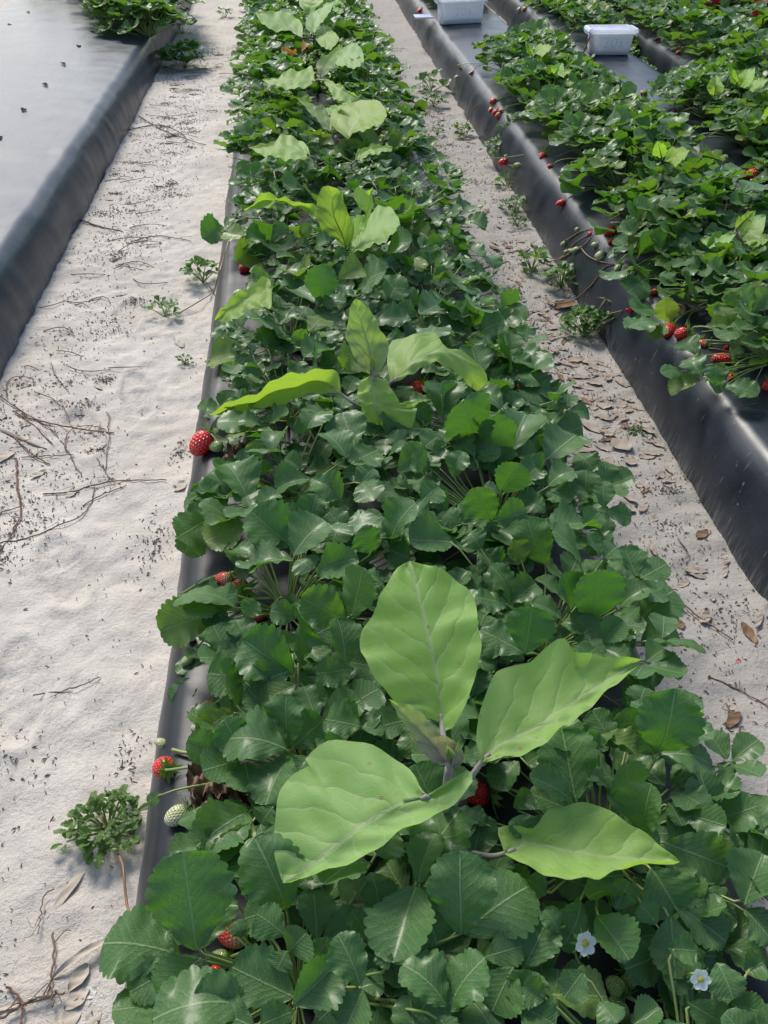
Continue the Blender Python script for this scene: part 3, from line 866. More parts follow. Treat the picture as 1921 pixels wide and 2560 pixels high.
# leaflets read off the photograph: crop, (base x, base y, tip x, tip y, width, lightness 0-9, backlight included)
LEAVES = [
 (B1, '''1000 1050 1040 740 240 1;980 1060 750 900 230 0;985 1070 1215 1045 150 1;985 1075 1110 1225 190 1;650 990 560 1040 120 2;655 990 700 900 110 3;655 995 620 1100 190 1
570 550 400 530 190 1;575 540 640 350 170 2;590 530 745 460 110 3;590 550 705 625 140 2;450 600 260 750 130 7;380 510 200 470 130 7;200 430 20 520 120 2;370 480 190 450 80 6
630 1250 380 1170 160 0;640 1260 540 1430 180 1;650 1240 930 1210 160 0;900 1380 760 1330 120 5;910 1300 1040 1190 110 6;905 1370 1060 1330 100 4;930 1590 990 1380 230 2;990 1590 1150 1540 110 5
1200 1600 1260 1490 150 7;420 1495 85 1530 170 7;410 1480 290 1390 130 3;430 1480 480 1370 110 4;520 1650 380 1590 80 5;530 1700 390 1665 90 4;850 860 920 740 130 7;880 870 700 785 110 6
1150 860 1370 780 100 7;1090 700 965 680 100 5;1100 710 1235 645 120 5;840 520 760 430 120 7;850 520 925 410 110 6;950 620 1080 540 150 0;930 620 790 600 140 0;1330 1000 1505 990 130 2;1320 1000 1210 990 70 3
1400 910 1530 800 100 5;1490 950 1655 960 90 5;1480 1195 1650 1180 110 4;860 110 690 80 120 5;960 210 880 90 100 6;360 150 450 110 90 5;640 900 420 860 150 6;700 740 560 730 90 4;800 690 640 680 120 5
760 1110 700 1220 160 0;820 1180 900 1090 150 0;740 700 830 660 90 6;600 290 560 250 60 5;760 240 660 290 90 3;440 100 380 60 80 4;820 130 760 190 110 4;1060 1290 1080 1390 90 4
330 1560 250 1640 60 5;1200 900 1190 1000 100 2;1280 780 1340 880 100 2;1000 480 930 420 110 1;1560 1050 1480 1120 90 3;1610 830 1540 880 100 2;300 340 250 420 80 6;1500 120 1430 30 120 4;1330 90 1290 30 110 3;1560 60 1650 180 130 6
1650 200 1510 210 110 3;1400 640 1510 700 130 0;1560 640 1640 720 130 1;1500 760 1420 820 120 1;1620 930 1580 1010 90 3'''),
 (B2, '''400 800 260 740 130 3;415 790 625 690 150 4;405 720 300 640 130 2;360 830 120 820 110 1;415 800 500 760 110 5;770 870 620 780 190 0;770 880 820 670 230 3;830 910 1010 830 180 4;770 900 590 870 90 7
1010 860 1145 960 140 7;1035 790 975 655 75 3;840 1210 770 1010 230 2;1000 1140 870 1000 160 1;1010 1130 1040 920 150 3;1020 1150 1240 1130 160 1;900 1240 1070 1220 70 5;1060 1190 1250 1290 110 1
600 1480 570 1260 220 1;830 1600 740 1380 200 3;835 1600 890 1480 110 2;770 1590 590 1560 90 3;990 1450 950 1280 160 4;990 1460 800 1350 130 2;1020 1450 1150 1400 130 3;1100 1310 1280 1430 120 1;1300 1590 1390 1480 110 3;1390 1480 1285 1330 110 3
1040 1650 940 1490 150 3;1050 1650 1180 1480 190 3;1300 1650 1540 1570 150 4;480 370 400 280 120 1;480 370 590 290 130 4;500 280 360 220 130 6;300 500 460 420 110 7;650 350 620 180 130 4;680 370 850 390 130 1;860 390 930 480 130 2
720 520 850 480 180 4;760 540 860 640 170 3;700 180 870 200 130 4;560 130 690 90 100 5;390 140 460 20 90 5;370 140 470 120 90 4;40 620 180 500 90 5;0 650 150 670 120 3;130 640 340 620 80 5;500 550 630 540 60 6
200 400 350 300 150 2;200 450 60 430 130 1;330 620 230 560 100 3;520 470 640 480 120 2;620 480 560 580 110 3;350 180 290 90 120 5;230 80 180 0 110 4;280 60 350 -20 100 5;560 60 620 -10 90 5;690 100 780 20 100 5
660 560 740 640 110 4;700 460 760 400 110 5;620 760 560 690 110 1;220 700 130 770 110 3;560 900 480 960 110 2;640 930 600 1010 120 2;720 1200 650 1260 120 3;480 1280 540 1340 90 1;660 1220 590 1180 110 4;1000 1320 1080 1290 100 2
1180 1560 1260 1620 120 1;1250 1100 1190 1050 70 6;720 940 770 1000 90 6;880 900 940 960 90 3;1080 1540 1230 1560 110 2;600 190 540 260 110 3;430 220 380 160 90 6'''),
 (A3, '''1215 20 1150 125 95 1;1440 130 1320 160 120 3;1450 230 1540 160 90 6;1600 90 1540 20 110 1;1140 480 985 500 90 7;1130 470 940 440 110 3;1245 570 1080 570 70 2;1080 800 980 620 190 3;1170 720 1040 780 90 7
1340 690 1195 740 130 3;1345 690 1470 770 130 4;1500 600 1400 490 150 2;1540 560 1480 400 160 2;1640 560 1520 620 80 5;1260 980 1085 830 200 1;1270 1020 1410 870 200 0;1275 1045 1075 1090 180 1;1280 1040 1350 1080 130 1;1060 880 890 960 170 7
920 850 770 940 150 4;870 880 800 1010 130 4;1010 960 1040 1060 130 1;1550 820 1600 960 170 0;1500 880 1440 960 150 0;1020 1245 755 1215 90 5;940 1260 695 1345 85 6;960 1250 800 1258 60 2;1015 1290 910 1350 110 3;1060 1290 1110 1215 90 5;930 1170 1010 1240 80 4
1370 1100 1550 1030 110 2;1520 1290 1570 1070 170 5;1510 1280 1380 1180 130 4;1490 1500 1460 1290 160 3;1290 1500 1290 1240 200 3;1270 1530 1050 1380 220 1;1100 1390 980 1440 110 4;1060 1556 900 1530 190 1;1500 1300 1300 1200 110 4
1530 1510 1370 1530 120 2;1400 1110 1480 1150 100 6;1290 1280 1170 1260 100 3;1130 600 1100 520 90 4;1450 880 1360 940 120 1;1560 700 1620 780 120 2;1300 640 1230 600 100 4;1360 800 1280 870 100 3;1620 640 1560 700 110 3
1230 480 1180 560 90 3;1350 470 1290 420 110 2;1420 400 1330 470 110 4;1620 1000 1560 900 120 1;1170 830 1240 800 70 6;1480 660 1600 660 100 5;1110 680 1130 600 90 5;1660 1180 1590 1100 110 3;1140 1490 1090 1556 110 3;1560 1180 1650 1130 110 3'''),
 (A4, '''350 150 480 180 130 1;490 190 560 60 110 2;480 190 430 90 120 2;530 190 670 210 110 1;420 60 520 10 120 4;560 240 440 285 90 4;700 440 745 320 90 2;640 280 700 380 120 1;390 490 345 340 180 3;380 480 265 440 90 2
250 420 240 270 160 1;545 570 465 420 130 3;550 570 615 405 150 4;555 570 655 585 100 3;480 340 560 280 130 3;520 400 605 340 90 4;700 605 865 470 130 4;690 590 660 500 90 3;505 740 590 620 140 3;520 745 640 700 80 4;500 745 435 720 70 3
260 500 180 550 110 1;395 595 290 540 90 4;400 595 505 575 80 4;300 680 345 570 100 5;100 690 230 725 110 2;60 660 190 570 80 3;710 720 825 655 130 2;715 735 810 790 110 2;700 715 640 660 90 2;860 700 990 690 70 4
830 580 905 650 120 2;850 760 940 880 120 1;560 790 685 780 110 0;30 980 140 790 170 1;20 990 110 1030 130 1;465 870 390 725 130 4;470 875 330 790 100 5;480 870 615 830 130 3;300 960 110 950 120 3;700 1055 620 860 160 4;860 1120 730 910 170 3
700 900 895 880 130 5;480 900 590 980 140 4;545 1225 460 1060 160 2;550 1225 660 1140 120 3;540 1230 400 1200 120 3;960 1070 1155 1080 90 6;800 1260 760 1110 170 0;900 1310 930 1080 140 1;770 1290 640 1225 100 2;770 1310 880 1340 120 4
950 1310 1130 1330 110 5;1110 1295 1255 1170 190 2;1060 1120 1090 1260 140 0;610 1440 640 1240 190 1;605 1440 415 1340 150 1;970 1345 890 1410 120 2;985 1365 1070 1430 120 3;1110 1400 1220 1380 140 1;1200 1410 1295 1405 100 2;1180 1490 1290 1510 120 1
410 1000 500 1080 130 2;420 990 370 920 110 3;600 700 660 640 110 1;600 600 680 650 110 2;780 640 720 560 100 2;900 760 980 750 80 4;940 940 880 1010 90 5;240 720 170 780 110 2;330 880 260 840 90 3;600 1050 560 960 110 6;1000 1120 920 1060 120 1
1060 1460 980 1500 130 1;1130 1520 1200 1560 120 1;950 1430 870 1480 120 2;660 300 740 330 100 3;560 130 470 120 100 1;380 330 310 280 100 2;200 640 120 590 90 3;180 860 120 800 110 1;700 830 620 790 100 3'''),
 (A5, '''1030 195 940 -10 200 2;1250 30 1100 90 160 2;1280 90 1120 180 80 6;1240 370 970 330 230 2;1230 380 1130 240 140 3;1250 360 1240 130 150 0;1265 360 1400 240 170 0;1480 25 1440 130 170 3;1560 270 1400 240 140 4;1550 265 1480 160 120 2;1560 275 1660 290 90 4
970 390 810 330 110 4;1010 200 860 310 100 6;1250 400 1150 610 130 1;1080 640 850 790 100 5;1090 680 960 910 90 7;1020 700 900 850 120 2;1240 1060 1100 750 220 3;1215 1060 1060 1100 150 4;850 1240 790 810 270 3;780 1260 445 1210 270 3;870 1270 690 1440 180 1
870 1230 950 960 90 3;1230 1170 1110 1080 150 5;1250 1240 1330 1160 160 4;1270 1440 1000 1310 220 3;1270 1470 1460 1290 190 2;1560 1390 1460 1170 170 1;1560 1400 1660 1380 120 1;1570 1410 1500 1570 190 1;1080 1480 660 1540 190 4;1090 1500 840 1420 120 4
1100 1570 860 1490 190 1;1270 1500 1130 1560 130 2;1610 1190 1520 1070 130 4;1600 860 1400 950 130 1;1590 920 1470 1000 60 6;1600 900 1640 1060 150 0;1240 1240 1200 1320 120 4;780 1300 560 1420 70 5;1480 1440 1380 1540 150 1;1400 60 1330 140 110 2
1180 620 1130 690 130 2;900 870 870 790 90 3;700 560 640 600 50 5;1380 1050 1290 1010 90 3;1420 1180 1370 1260 120 2;1050 1180 1020 1110 80 2;960 1600 780 1600 160 3;1340 400 1290 480 110 0;1000 60 1080 130 120 3;1500 330 1420 380 100 1'''),
 (A6, '''140 960 40 1290 240 1;155 960 230 1220 190 1;335 1165 330 810 210 1;345 1165 630 960 250 1;150 950 230 730 150 2;165 940 330 630 190 2;830 590 770 280 230 1;820 600 630 490 150 2;1025 610 890 450 150 1;1060 610 1050 430 170 1;1130 730 1160 520 190 3
1175 390 1030 200 190 2;1185 385 1260 105 220 2;1190 395 1420 440 190 2;1000 360 900 200 130 2;1080 230 1130 100 130 2;930 310 1100 400 90 6;1370 530 1535 560 150 3;1440 430 1510 480 120 3;1480 620 1660 690 160 4;1300 650 1480 700 100 3
1210 770 1495 880 190 4;1230 600 1290 700 100 4;1460 650 1550 820 130 3;1155 880 1270 1070 240 1;1050 1010 880 1010 150 1;850 1020 765 1230 90 3;920 1090 1060 1280 110 1;600 1320 710 1100 140 1;1250 1030 1480 1200 90 5;1320 970 1525 1110 140 1
1560 1040 1640 820 200 0;1560 1060 1680 1200 200 1;1240 1090 1260 1360 90 4;270 1480 80 1300 210 2;280 1500 440 1270 220 4;240 1520 280 1600 160 2;600 1490 650 1330 170 1;620 1490 740 1560 150 1;730 1430 965 1440 110 6;430 1270 600 1220 90 5
560 1310 470 1500 200 1;1310 1460 1490 1560 140 4;1440 1290 1510 1450 150 1;1500 1470 1650 1510 130 2;20 1320 -10 1240 80 3;700 1000 620 930 110 3;500 1000 560 900 130 2;1330 560 1250 480 120 2;1100 760 1190 790 110 1;1380 820 1480 920 110 1
700 1440 600 1390 120 0;860 1330 780 1440 130 0;1000 1060 1060 940 110 1;1180 1120 1110 1040 100 3;1230 1230 1350 1240 120 1;1300 1330 1230 1400 110 2;1560 1330 1640 1290 110 3;1450 1000 1400 1090 110 1;760 1160 690 1060 90 3;440 700 360 640 120 1
40 700 -20 830 140 1;100 620 170 720 130 2;620 760 570 660 110 2;930 1460 1010 1550 120 0;1080 1560 1190 1480 110 1;880 380 930 300 100 1;560 620 640 560 90 3;700 380 620 430 90 4'''),
 (T1, '''190 1250 180 1330 60 3;560 1500 380 1400 140 3;560 1500 640 1320 150 4;420 1480 230 1400 130 4;440 1150 590 1080 120 4;430 1150 330 1030 110 5;400 1170 230 1230 120 4;290 1060 180 1030 90 4;300 1130 190 1110 90 3
200 930 40 1170 150 7;410 990 300 860 130 5;640 1090 530 990 120 5;600 1200 720 1100 100 6;830 1500 720 1470 120 3;850 1520 880 1440 110 3;960 1480 880 1520 90 4;1550 1340 1520 1130 140 3;1540 1340 1390 1290 110 3;1560 1350 1640 1310 100 4
1250 1190 1390 1100 130 4;1240 1200 1140 1230 110 4;1450 1000 1580 860 90 6;1430 1010 1400 900 100 4;1430 690 1340 790 130 5;1460 780 1500 690 120 5;1640 850 1530 700 130 6;1300 680 1190 760 130 5;1080 760 990 690 110 5;1190 700 1290 620 120 4'''),
]
EXTRA = {}
SINK = 0.0


def canopy(X, Y):
    """height of the leaf bases above the bed across the middle bed"""
    c = abs(X - 0.14) / 0.44
    return 0.19 + 0.135 * max(-0.9, 1 - c ** 3.2)


def lum(v, rd):  # leaf tone; high levels put the backlit yellow-green glow into the colour
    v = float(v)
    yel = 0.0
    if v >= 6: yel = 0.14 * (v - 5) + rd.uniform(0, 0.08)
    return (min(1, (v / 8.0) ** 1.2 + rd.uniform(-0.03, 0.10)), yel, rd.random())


def read_leaf(cr, x0, y0, x1, y1, wpx, lv, rd, canopy_fn, k=0):
    fx0, fy0 = cr.f(x0, y0); fx1, fy1 = cr.f(x1, y1)
    B = P(fx0, fy0, 0.28)
    zb = canopy_fn(B[0], B[1]) + rd.uniform(-0.02, 0.012) - 0.005 * lv * 0
    B = P(fx0, fy0, zb)
    upw = (fy0 - fy1) / (abs(fx1 - fx0) + abs(fy1 - fy0) + 1)
    T0 = P(fx1, fy1, zb)
    L0 = np.linalg.norm(T0 - B)
    dz = 0.55 * L0 * max(0, upw) + (-0.35 * L0 * max(0, -upw)) + 0.10 * L0 + rd.gauss(0, 0.2) * L0
    if lv >= 6 and upw < 0.5: dz -= 0.25 * L0
    zt = max(0.03, min(zb + dz, 0.42))
    T = P(fx1, fy1, zt)
    if np.linalg.norm(T - B) > 0.118: T = B + (T - B) * 0.118 / np.linalg.norm(T - B)
    zc = S(B)[2]
    W = wpx / cr.k * zc / _f
    L = np.linalg.norm(T - B)
    W = min(W, L * 1.3); W = max(W, 0.74 * L)
    return B, T, W


def add_read(fol, stm, crown, B, T, W, lv, rd, hi):
    view = norm(CO - B)
    up = norm(0.75 * np.array([0, 0, 1.0]) + 0.40 * view + np.array([rd.gauss(0, .36), rd.gauss(0, .36), 0]))
    leaflet(fol, B, T, W * 1.12, up=up, fold=rd.uniform(0.0, 0.45), cup=rd.uniform(-0.25, 0.45), arch=rd.uniform(-0.03, 0.2), wav=rd.uniform(0.02, 0.07),
            hi=hi, tint=lum(lv, rd), seed=rd.randint(0, 9999))
    m = (crown + B) / 2; m[2] = max(crown[2], B[2]) * 0.5 + min(crown[2], B[2]) * 0.5 + 0.015
    m[:2] += 0.1 * (B[:2] - crown[:2])
    tube(stm, [crown, m, B - norm(T - B) * 0.001, B + norm(T - B) * 0.006], [0.0022, 0.0014], 5, 9)


rd = random.Random(5)
mid_pos = [(x, y, 'l', i) for i, (x, y) in enumerate(ml)] + [(x, y, 'r', i) for i, (x, y) in enumerate(mr)]
mid_pos = [m for m in mid_pos if in_view(m, 160)]
bucket = {i: [] for i in range(len(mid_pos))}
for cr, txt in LEAVES:
    for e in txt.replace('\n', ';').split(';'):
        v = [float(k) for k in e.split()]
        B, T, W = read_leaf(cr, *v, rd, canopy)
        j = min(range(len(mid_pos)), key=lambda i: math.hypot(mid_pos[i][0] - B[0] * 0.9 - 0.012, mid_pos[i][1] - B[1]))
        bucket[j].append((B, T, W, v[5]))

SPECIAL = {}
for i, (x, y_, ln, k) in enumerate(mid_pos):
    line = 'left' if ln == 'l' else 'right'
    lab = 'dark green strawberry plant, %s from the front in the middle bed\'s %s line' % (ORD[k], line)
    read = bucket[i]
    if y_ < 3.5 and read:
        o = place_bush(x, y_, lab, 'strawberry plants of the middle bed')
        fol, stm = MB(), MB()
        crown = np.array(o.location)
        for B, T, W, lv in read:
            add_read(fol, stm, crown, B, T, W, lv, rd, 0)
        for q_ in range(7):
            C = crown + np.array([(1 if ln == 'l' else -1) * rd.uniform(.10, .22), rd.uniform(-.17, .17), rd.uniform(.05, .105)])
            if hides_fruit(C, 0.05): continue
            trifoliate(fol, stm, crown, C, (rd.gauss(0, 1), rd.gauss(0, 1), 0), 0.058 * rd.uniform(.85, 1.1), rd, 1, (rd.uniform(0, .35), 0, 0))
        nl = 30
        for q_ in range(nl):          # leaves lower down, seen between the upper ones
            r = 0.215 * math.sqrt((q_ + .5) / nl) * rd.uniform(.8, 1.1); a = q_ * 2.4 + rd.uniform(-.4, .4)
            C = crown + np.array([r * math.cos(a), r * math.sin(a), 0.03 + 0.075 * rd.random()])
            if C[0] < -0.17: C[2] -= 0.05; C[0] = max(C[0], -0.20)
            if y_ > 2.9: C[2] += 0.035
            if hides_fruit(C, 0.05): continue
            trifoliate(fol, stm, crown, C, (math.cos(a), math.sin(a), 0), 0.055 * rd.uniform(.8, 1.1), rd, 1, (rd.uniform(0, .3), 0, 0))
        fol.obj('foliage', M['leaf'], o); stm.obj('stalks', M['stem'], o)
    else:
        o = place_bush(x, y_, lab, 'strawberry plants of the middle bed', VAR[int(rng.integers(10))], rng.uniform(.92, 1.08))
    MID.append(o)

# ---- the other beds
CR = [P(1672, 2, .33), P(1768, 6, .33), P(1950, 48, .30)]
for c_ in CR: c_[2] = 0.215
BEDNAME = {'right_a': 'the bed behind the littered right aisle', 'right_b': 'the bed that carries the 30s container', 'right_c': 'the bed just beyond the 30s container',
           'right_d': 'the second bed beyond the 30s container', 'right_e': 'the bed of the red crates', 'right_f': 'the bed beyond the red crates', 'right_g': 'the farthest bed'}
for nm, lines, y0 in (('right_a', (0.185, 0.385), 0.9), ('right_b', (0.19, 0.34), 2.2), ('right_c', (0.15, 0.34), 3.2), ('right_d', (0.09, 0.30), 4.2),
                      ('right_e', (0.10, 0.32), 5.2), ('right_f', (0.10, 0.32), 6.2), ('right_g', (0.12, 0.35), 7.2)):
    bl, tl, tr, br, h = BEDS[nm]
    for li, off in enumerate(lines):
        y_ = y0 + (0.17 if li else 0.0)
        k = 0
        while y_ < 11.0:
            x = tl[0] + tl[1] * y_ + off + rng.normal(0, .015)
            yy = y_ + rng.normal(0, .03)
            y_ += 0.33 if nm in ('right_a', 'right_b') else 0.36
            skip = False
            if nm == 'right_a' and li == 0 and 5.55 < yy < 7.95: skip = True
            if nm == 'right_a' and li == 1 and 6.55 < yy < 7.8: skip = True
            if nm == 'right_b' and 4.72 < yy < 6.45: skip = True
            if nm == 'right_a' and li == 1 and 5.9 < yy < 6.5: skip = True
            if nm == 'right_e' and 6.75 < yy < 7.6: skip = True
            if any(abs(x - c_[0]) < .22 and -.55 < yy - c_[1] < .25 for c_ in CR): skip = True
            if skip or not in_view((x, yy), 110): continue
            far = nm not in ('right_a', 'right_b') and yy > 4.5
            ms = FARV[int(rng.integers(8))] if far else VAR[int(rng.integers(10))]
            if nm in ('right_a', 'right_b'):
                side = 'aisle-side' if li == 0 else 'inner'
                lab = 'strawberry plant, %s in the %s line of %s' % (ORD[min(k, 27)], side, {'right_a': 'the bed behind the right aisle', 'right_b': 'the 30s container\'s bed'}[nm])
                gp = None
            else:
                lab = 'strawberry plant merged into the solid green canopy of %s' % BEDNAME[nm]
            k += 1
            place_bush(x, yy, lab, 'strawberry plants of ' + BEDNAME[nm], ms, rng.uniform(.84, 1.0) if nm in ('right_a', 'right_b') else rng.uniform(.92, 1.12))
for x, y_, s in ((2.20, 6.30, .9), (2.17, 5.9, .75), (2.30, 6.75, .9)):
    place_bush(x, y_, 'dark strawberry plant crowding the aisle just behind the 30s container', 'plants crowding the aisle behind the 30s container', VAR[int(rng.integers(10))], s, z=0.03)
LB = [(-0.99, 7.0), (-1.14, 7.15), (-1.3, 7.5), (-1.10, 7.42), (-1.28, 7.85), (-1.02, 7.75), (-1.0, 8.2), (-1.16, 7.62), (-1.42, 8.2), (-1.12, 8.02), (-1.30, 8.55), (-1.10, 8.45), (-1.62, 8.85), (-1.34, 9.0), (-1.1, 8.9), (-1.6, 9.4), (-1.2, 9.5), (-2.0, 9.2)]
for k, (x, y_) in enumerate(LB):
    place_bush(x, y_, ('strawberry plant spilling over the corner of the wide left bed above the drooping film' if k == 0 else
               'strawberry plant in the thick growth at the far end of the wide left bed'), 'strawberry plants at the far end of the left bed', VAR[k % 10], 1.3)


def nearest(p, pool=None):
    return min(pool or PLANTS, key=lambda o: (o.location[0] - p[0]) ** 2 + (o.location[1] - p[1]) ** 2)


def stalk_parts(plant, paths, mat='stem', name='fruit_stalk', r=(0.0022, 0.0016)):
    mb = MB()
    for pts in paths: tube(mb, pts, list(r), 5)
    return mb.obj(name, M[mat], plant)


rd = random.Random(9)
for cr, x, y_, rp, kind, lab in FRUIT:
    zc0 = S(hit(cr, x, y_, 0.0))[2]
    r = rp / cr.k * zc0 / _f
    p = hit(cr, x, y_, r * 0.92)
    zc0 = S(p)[2]
    r = rp / cr.k * zc0 / _f * (1.14 if cr in (A3, A5, A6, B1) else 1.3)
    pl = nearest(p)
    d = np.array(pl.location) - p; d[2] = 0; d = norm(d)
    ax = (d[0] + rd.gauss(0, .35), d[1] + rd.gauss(0, .35), 0.25 + rd.gauss(0, .2))
    top, axv = add_berry(pl, p, r * 0.94, kind, ax, rd.randint(0, 2), rd.randint(0, 2) if rp > 20 else 0, lab)
    a = np.array(top); e = np.array(pl.location)
    h = a + np.array(axv) * 0.03 + [0, 0, 0.012]
    stalk_parts(pl, [[a, h, (h + e) / 2 + [0, 0, 0.02], e]])
for cr, x, y_, rp, z in FLOWERS:
    p = cr.p(x, y_, z); r = rp / cr.k * S(p)[2] / _f
    pl = nearest(p)
    add_flower(pl, p, r * 1.05, (rd.gauss(0, .15), -0.75, 0.8))
    stalk_parts(pl, [[p - [0, -0.004, 0.003], p * [1, 1, 0] + [0, 0.02, z - 0.06], np.array(pl.location)]], name='flower_stalk')
# two long fruit stalks lying across the film in front
for cr, pts, pl_at in ((A5, [(825, 655), (900, 640), (1000, 600), (1110, 555)], 0), (A5, [(985, 565), (1040, 530), (1115, 495)], 0), (A5, [(745, 370), (810, 385), (900, 380)], 0), (A3, [(840, 1455), (900, 1425), (985, 1385)], 0),
                       (A3, [(850, 1345), (890, 1320), (940, 1290)], 0), (A3, [(775, 1190), (900, 1120), (1060, 1080)], 0), (A3, [(980, 1250), (1080, 1205), (1180, 1205)], 0), (A3, [(1000, 545), (1080, 530), (1150, 515)], 0)):
    pp = [hit(cr, x, y_, 0.012) for x, y_ in pts]
    pl = nearest(pp[-1]); stalk_parts(pl, [pp], r=(0.0028, 0.0030))

# ------------------------------------------------------------------ eggplants: each leaf lofted between its two edges and its midrib
def egg_leaf(plant, cr, mid, left, right, zb, zt, arch=0.0, dl=0.02, dr=0.02, tint=(0.4, 0.0, 0.0), wave=0.006, label=None, holes=(), pet=None, nr=34, nc=15):
    n = nr
    cm, cl, c_r = (crom([cr.f(*p) for p in pts], n) for pts in (mid, left, right))
    s = np.linspace(0, 1, n)
    zm = zb + (zt - zb) * s + arch * np.sin(math.pi * s)
    fl = np.sin(math.pi * s) ** 0.6
    Pm = np.array([P(cm[i][0], cm[i][1], zm[i]) for i in range(n)])
    Pl = np.array([P(cl[i][0], cl[i][1], zm[i] + dl * fl[i]) for i in range(n)])
    Pr = np.array([P(c_r[i][0], c_r[i][1], zm[i] + dr * fl[i]) for i in range(n)])
    c = np.linspace(-1, 1, nc)
    V = np.zeros((n, nc, 3)); UV = np.zeros((n, nc, 2))
    ph = hash((mid[0][0], mid[0][1])) % 100 / 16.0
    wmax = max(np.linalg.norm(Pl - Pm, axis=1).max(), np.linalg.norm(Pr - Pm, axis=1).max())
    for j, k in enumerate(c):
        E_ = Pl if k < 0 else Pr
        a = abs(k)
        # the blade leaves the midrib level and lifts towards its edge
        V[:, j] = Pm + (E_ - Pm) * a
        lift = (a * a - a) * (dl if k < 0 else dr) * 0.9 * fl
        V[:, j, 2] += lift + wave * a * np.sin(s * 17 + ph + (2.1 if k < 0 else 0)) * fl + wave * 0.7 * a * np.sin(s * 41 + ph * 3 + k) * fl
        V[:, j, 2] += wave * 0.8 * np.sin(a * 5.0 - s * 24) * a * (1 - a) * 3
        UV[:, j, 0] = 0.5 + 0.5 * k * np.minimum(1, np.linalg.norm(E_ - Pm, axis=1) / wmax * 1.05)
        UV[:, j, 1] = s
    V[0] = Pm[0] + (V[1] - Pm[0]) * 0.10; V[-1] = Pm[-1]
    F = grid_faces(n, nc, True)
    F = [f for i, f in enumerate(F) if i not in holes]
    # orient so the face front is the upper side
    a_, b_, c_ = V[n // 2, 2], V[n // 2, nc - 3], V[n // 2 + 3, nc // 2]
    nn = np.cross(b_ - a_, c_ - V[n // 2, nc // 2])
    if nn[2] < 0: pass
    f0 = F[len(F) // 2]; vv = V.reshape(-1, 3)
    fn = np.cross(vv[f0[1]] - vv[f0[0]], vv[f0[2]] - vv[f0[1]])
    if fn[2] < 0: F = [f[::-1] for f in F]
    T_ = np.tile(np.array([tint[0], tint[1], 0.0]), (n * nc, 1))
    T_[:, 2] = np.clip(tint[2] * (1.15 - np.repeat(s, nc) * (0.9 if tint[2] < 0.95 else 0.2)), 0, 1)
    mb = MB(); mb.add(V.reshape(-1, 3), F, UV.reshape(-1, 2), T_)
    o = mb.obj('leaf', M['egg'], plant)
    sol = o.modifiers.new('thickness', 'SOLIDIFY'); sol.thickness = 0.0007; sol.offset = 0
    o.modifiers.remove(sol)
    # raised midrib under the blade
    nm_ = [norm(np.cross(V[min(i + 1, n - 1), nc // 2] - V[i - 1 if i else 0, nc // 2], V[i, nc // 2 + 2] - V[i, nc // 2 - 2])) if 0 < i < n - 1 else np.array([0, 0, 1.0]) for i in range(n)]
    nm_ = [k if k[2] > 0 else -k for k in nm_]
    rb = MB(); tube(rb, [Pm[i] - nm_[i] * (0.0036 - 0.0022 * i / n) for i in range(1, int(n * 0.85), 3)], [0.0030, 0.0008], 6)
    rb.obj('midrib', M['eggstem'], o)
    o.children[0].location = (0, 0, 0)
    if label: o['label'] = label
    if pet is not None:
        pb = MB()
        B = Pm[1]
        pts = [np.asarray(q_, float) for q_ in pet]
        tube(pb, [B + (Pm[3] - Pm[1]) * 0.6 - [0, 0, .001]] + [B] + pts, [0.0026, 0.0042, 0.0050], 8, 14)
        pb.obj('leaf_stalk', M['eggstem'], plant)
    return Pm


def fix_children():
    """midribs were written in world coordinates: give each the offset of its leaf's plant"""
    for o in bpy.data.objects:
        if o.type == 'MESH' and o.name.split('.')[0] in ('midrib', 'flower_centre', 'hole_lip') and o.parent and o.parent.parent is not None:
            pl = o.parent.parent
            o.location = o.parent.location * 0
            if not o.get('fixed'):
                o.data.transform(Matrix.Translation(-Vector(pl.location))) if tuple(o.parent.location) == (0, 0, 0) else None


def eggplant(label, basepx, zb=0.20):
    cr, x, y_ = basepx
    p = cr.p(x, y_, zb)
    o = empty('eggplant_plant', p)
    return tag(o, label, 'eggplant', 'young eggplants growing in the beds')


def stem_part(plant, pts, r=(0.0075, 0.005)):
    mb = MB(); tube(mb, pts, list(r), 9, 16)
    return mb.obj('stem', M['eggstem'], plant)


def gp(x, y_, z): return G.p(x, y_, z)


# 1: the big one in front
e = eggplant('largest and frontmost eggplant, four broad pale leaves spread round a small purplish heart', (G, 945, 1905))
top = gp(972, 1650, 0.405)
stem_part(e, [np.array(e.location), gp(943, 1870, 0.25), gp(958, 1760, 0.33), top])
egg_leaf(e, E6, [(1232, 1190), (1205, 900), (1150, 620), (1090, 370), (1010, 60)],
         [(1232, 1190), (1100, 1130), (900, 1010), (770, 880), (690, 730), (662, 600), (700, 500), (775, 400), (800, 320), (880, 170), (940, 90), (1010, 60)],
         [(1232, 1190), (1275, 1235), (1340, 1170), (1420, 1000), (1470, 820), (1508, 650), (1478, 520), (1470, 350), (1430, 265), (1340, 190), (1280, 150), (1130, 95), (1010, 60)],
         0.40, 0.50, 0.010, 0.004, 0.012, (0.25, 0.05, 0.0), 0.005, 'upright broad leaf', pet=[gp(965, 1640, 0.395), top], nc=15)
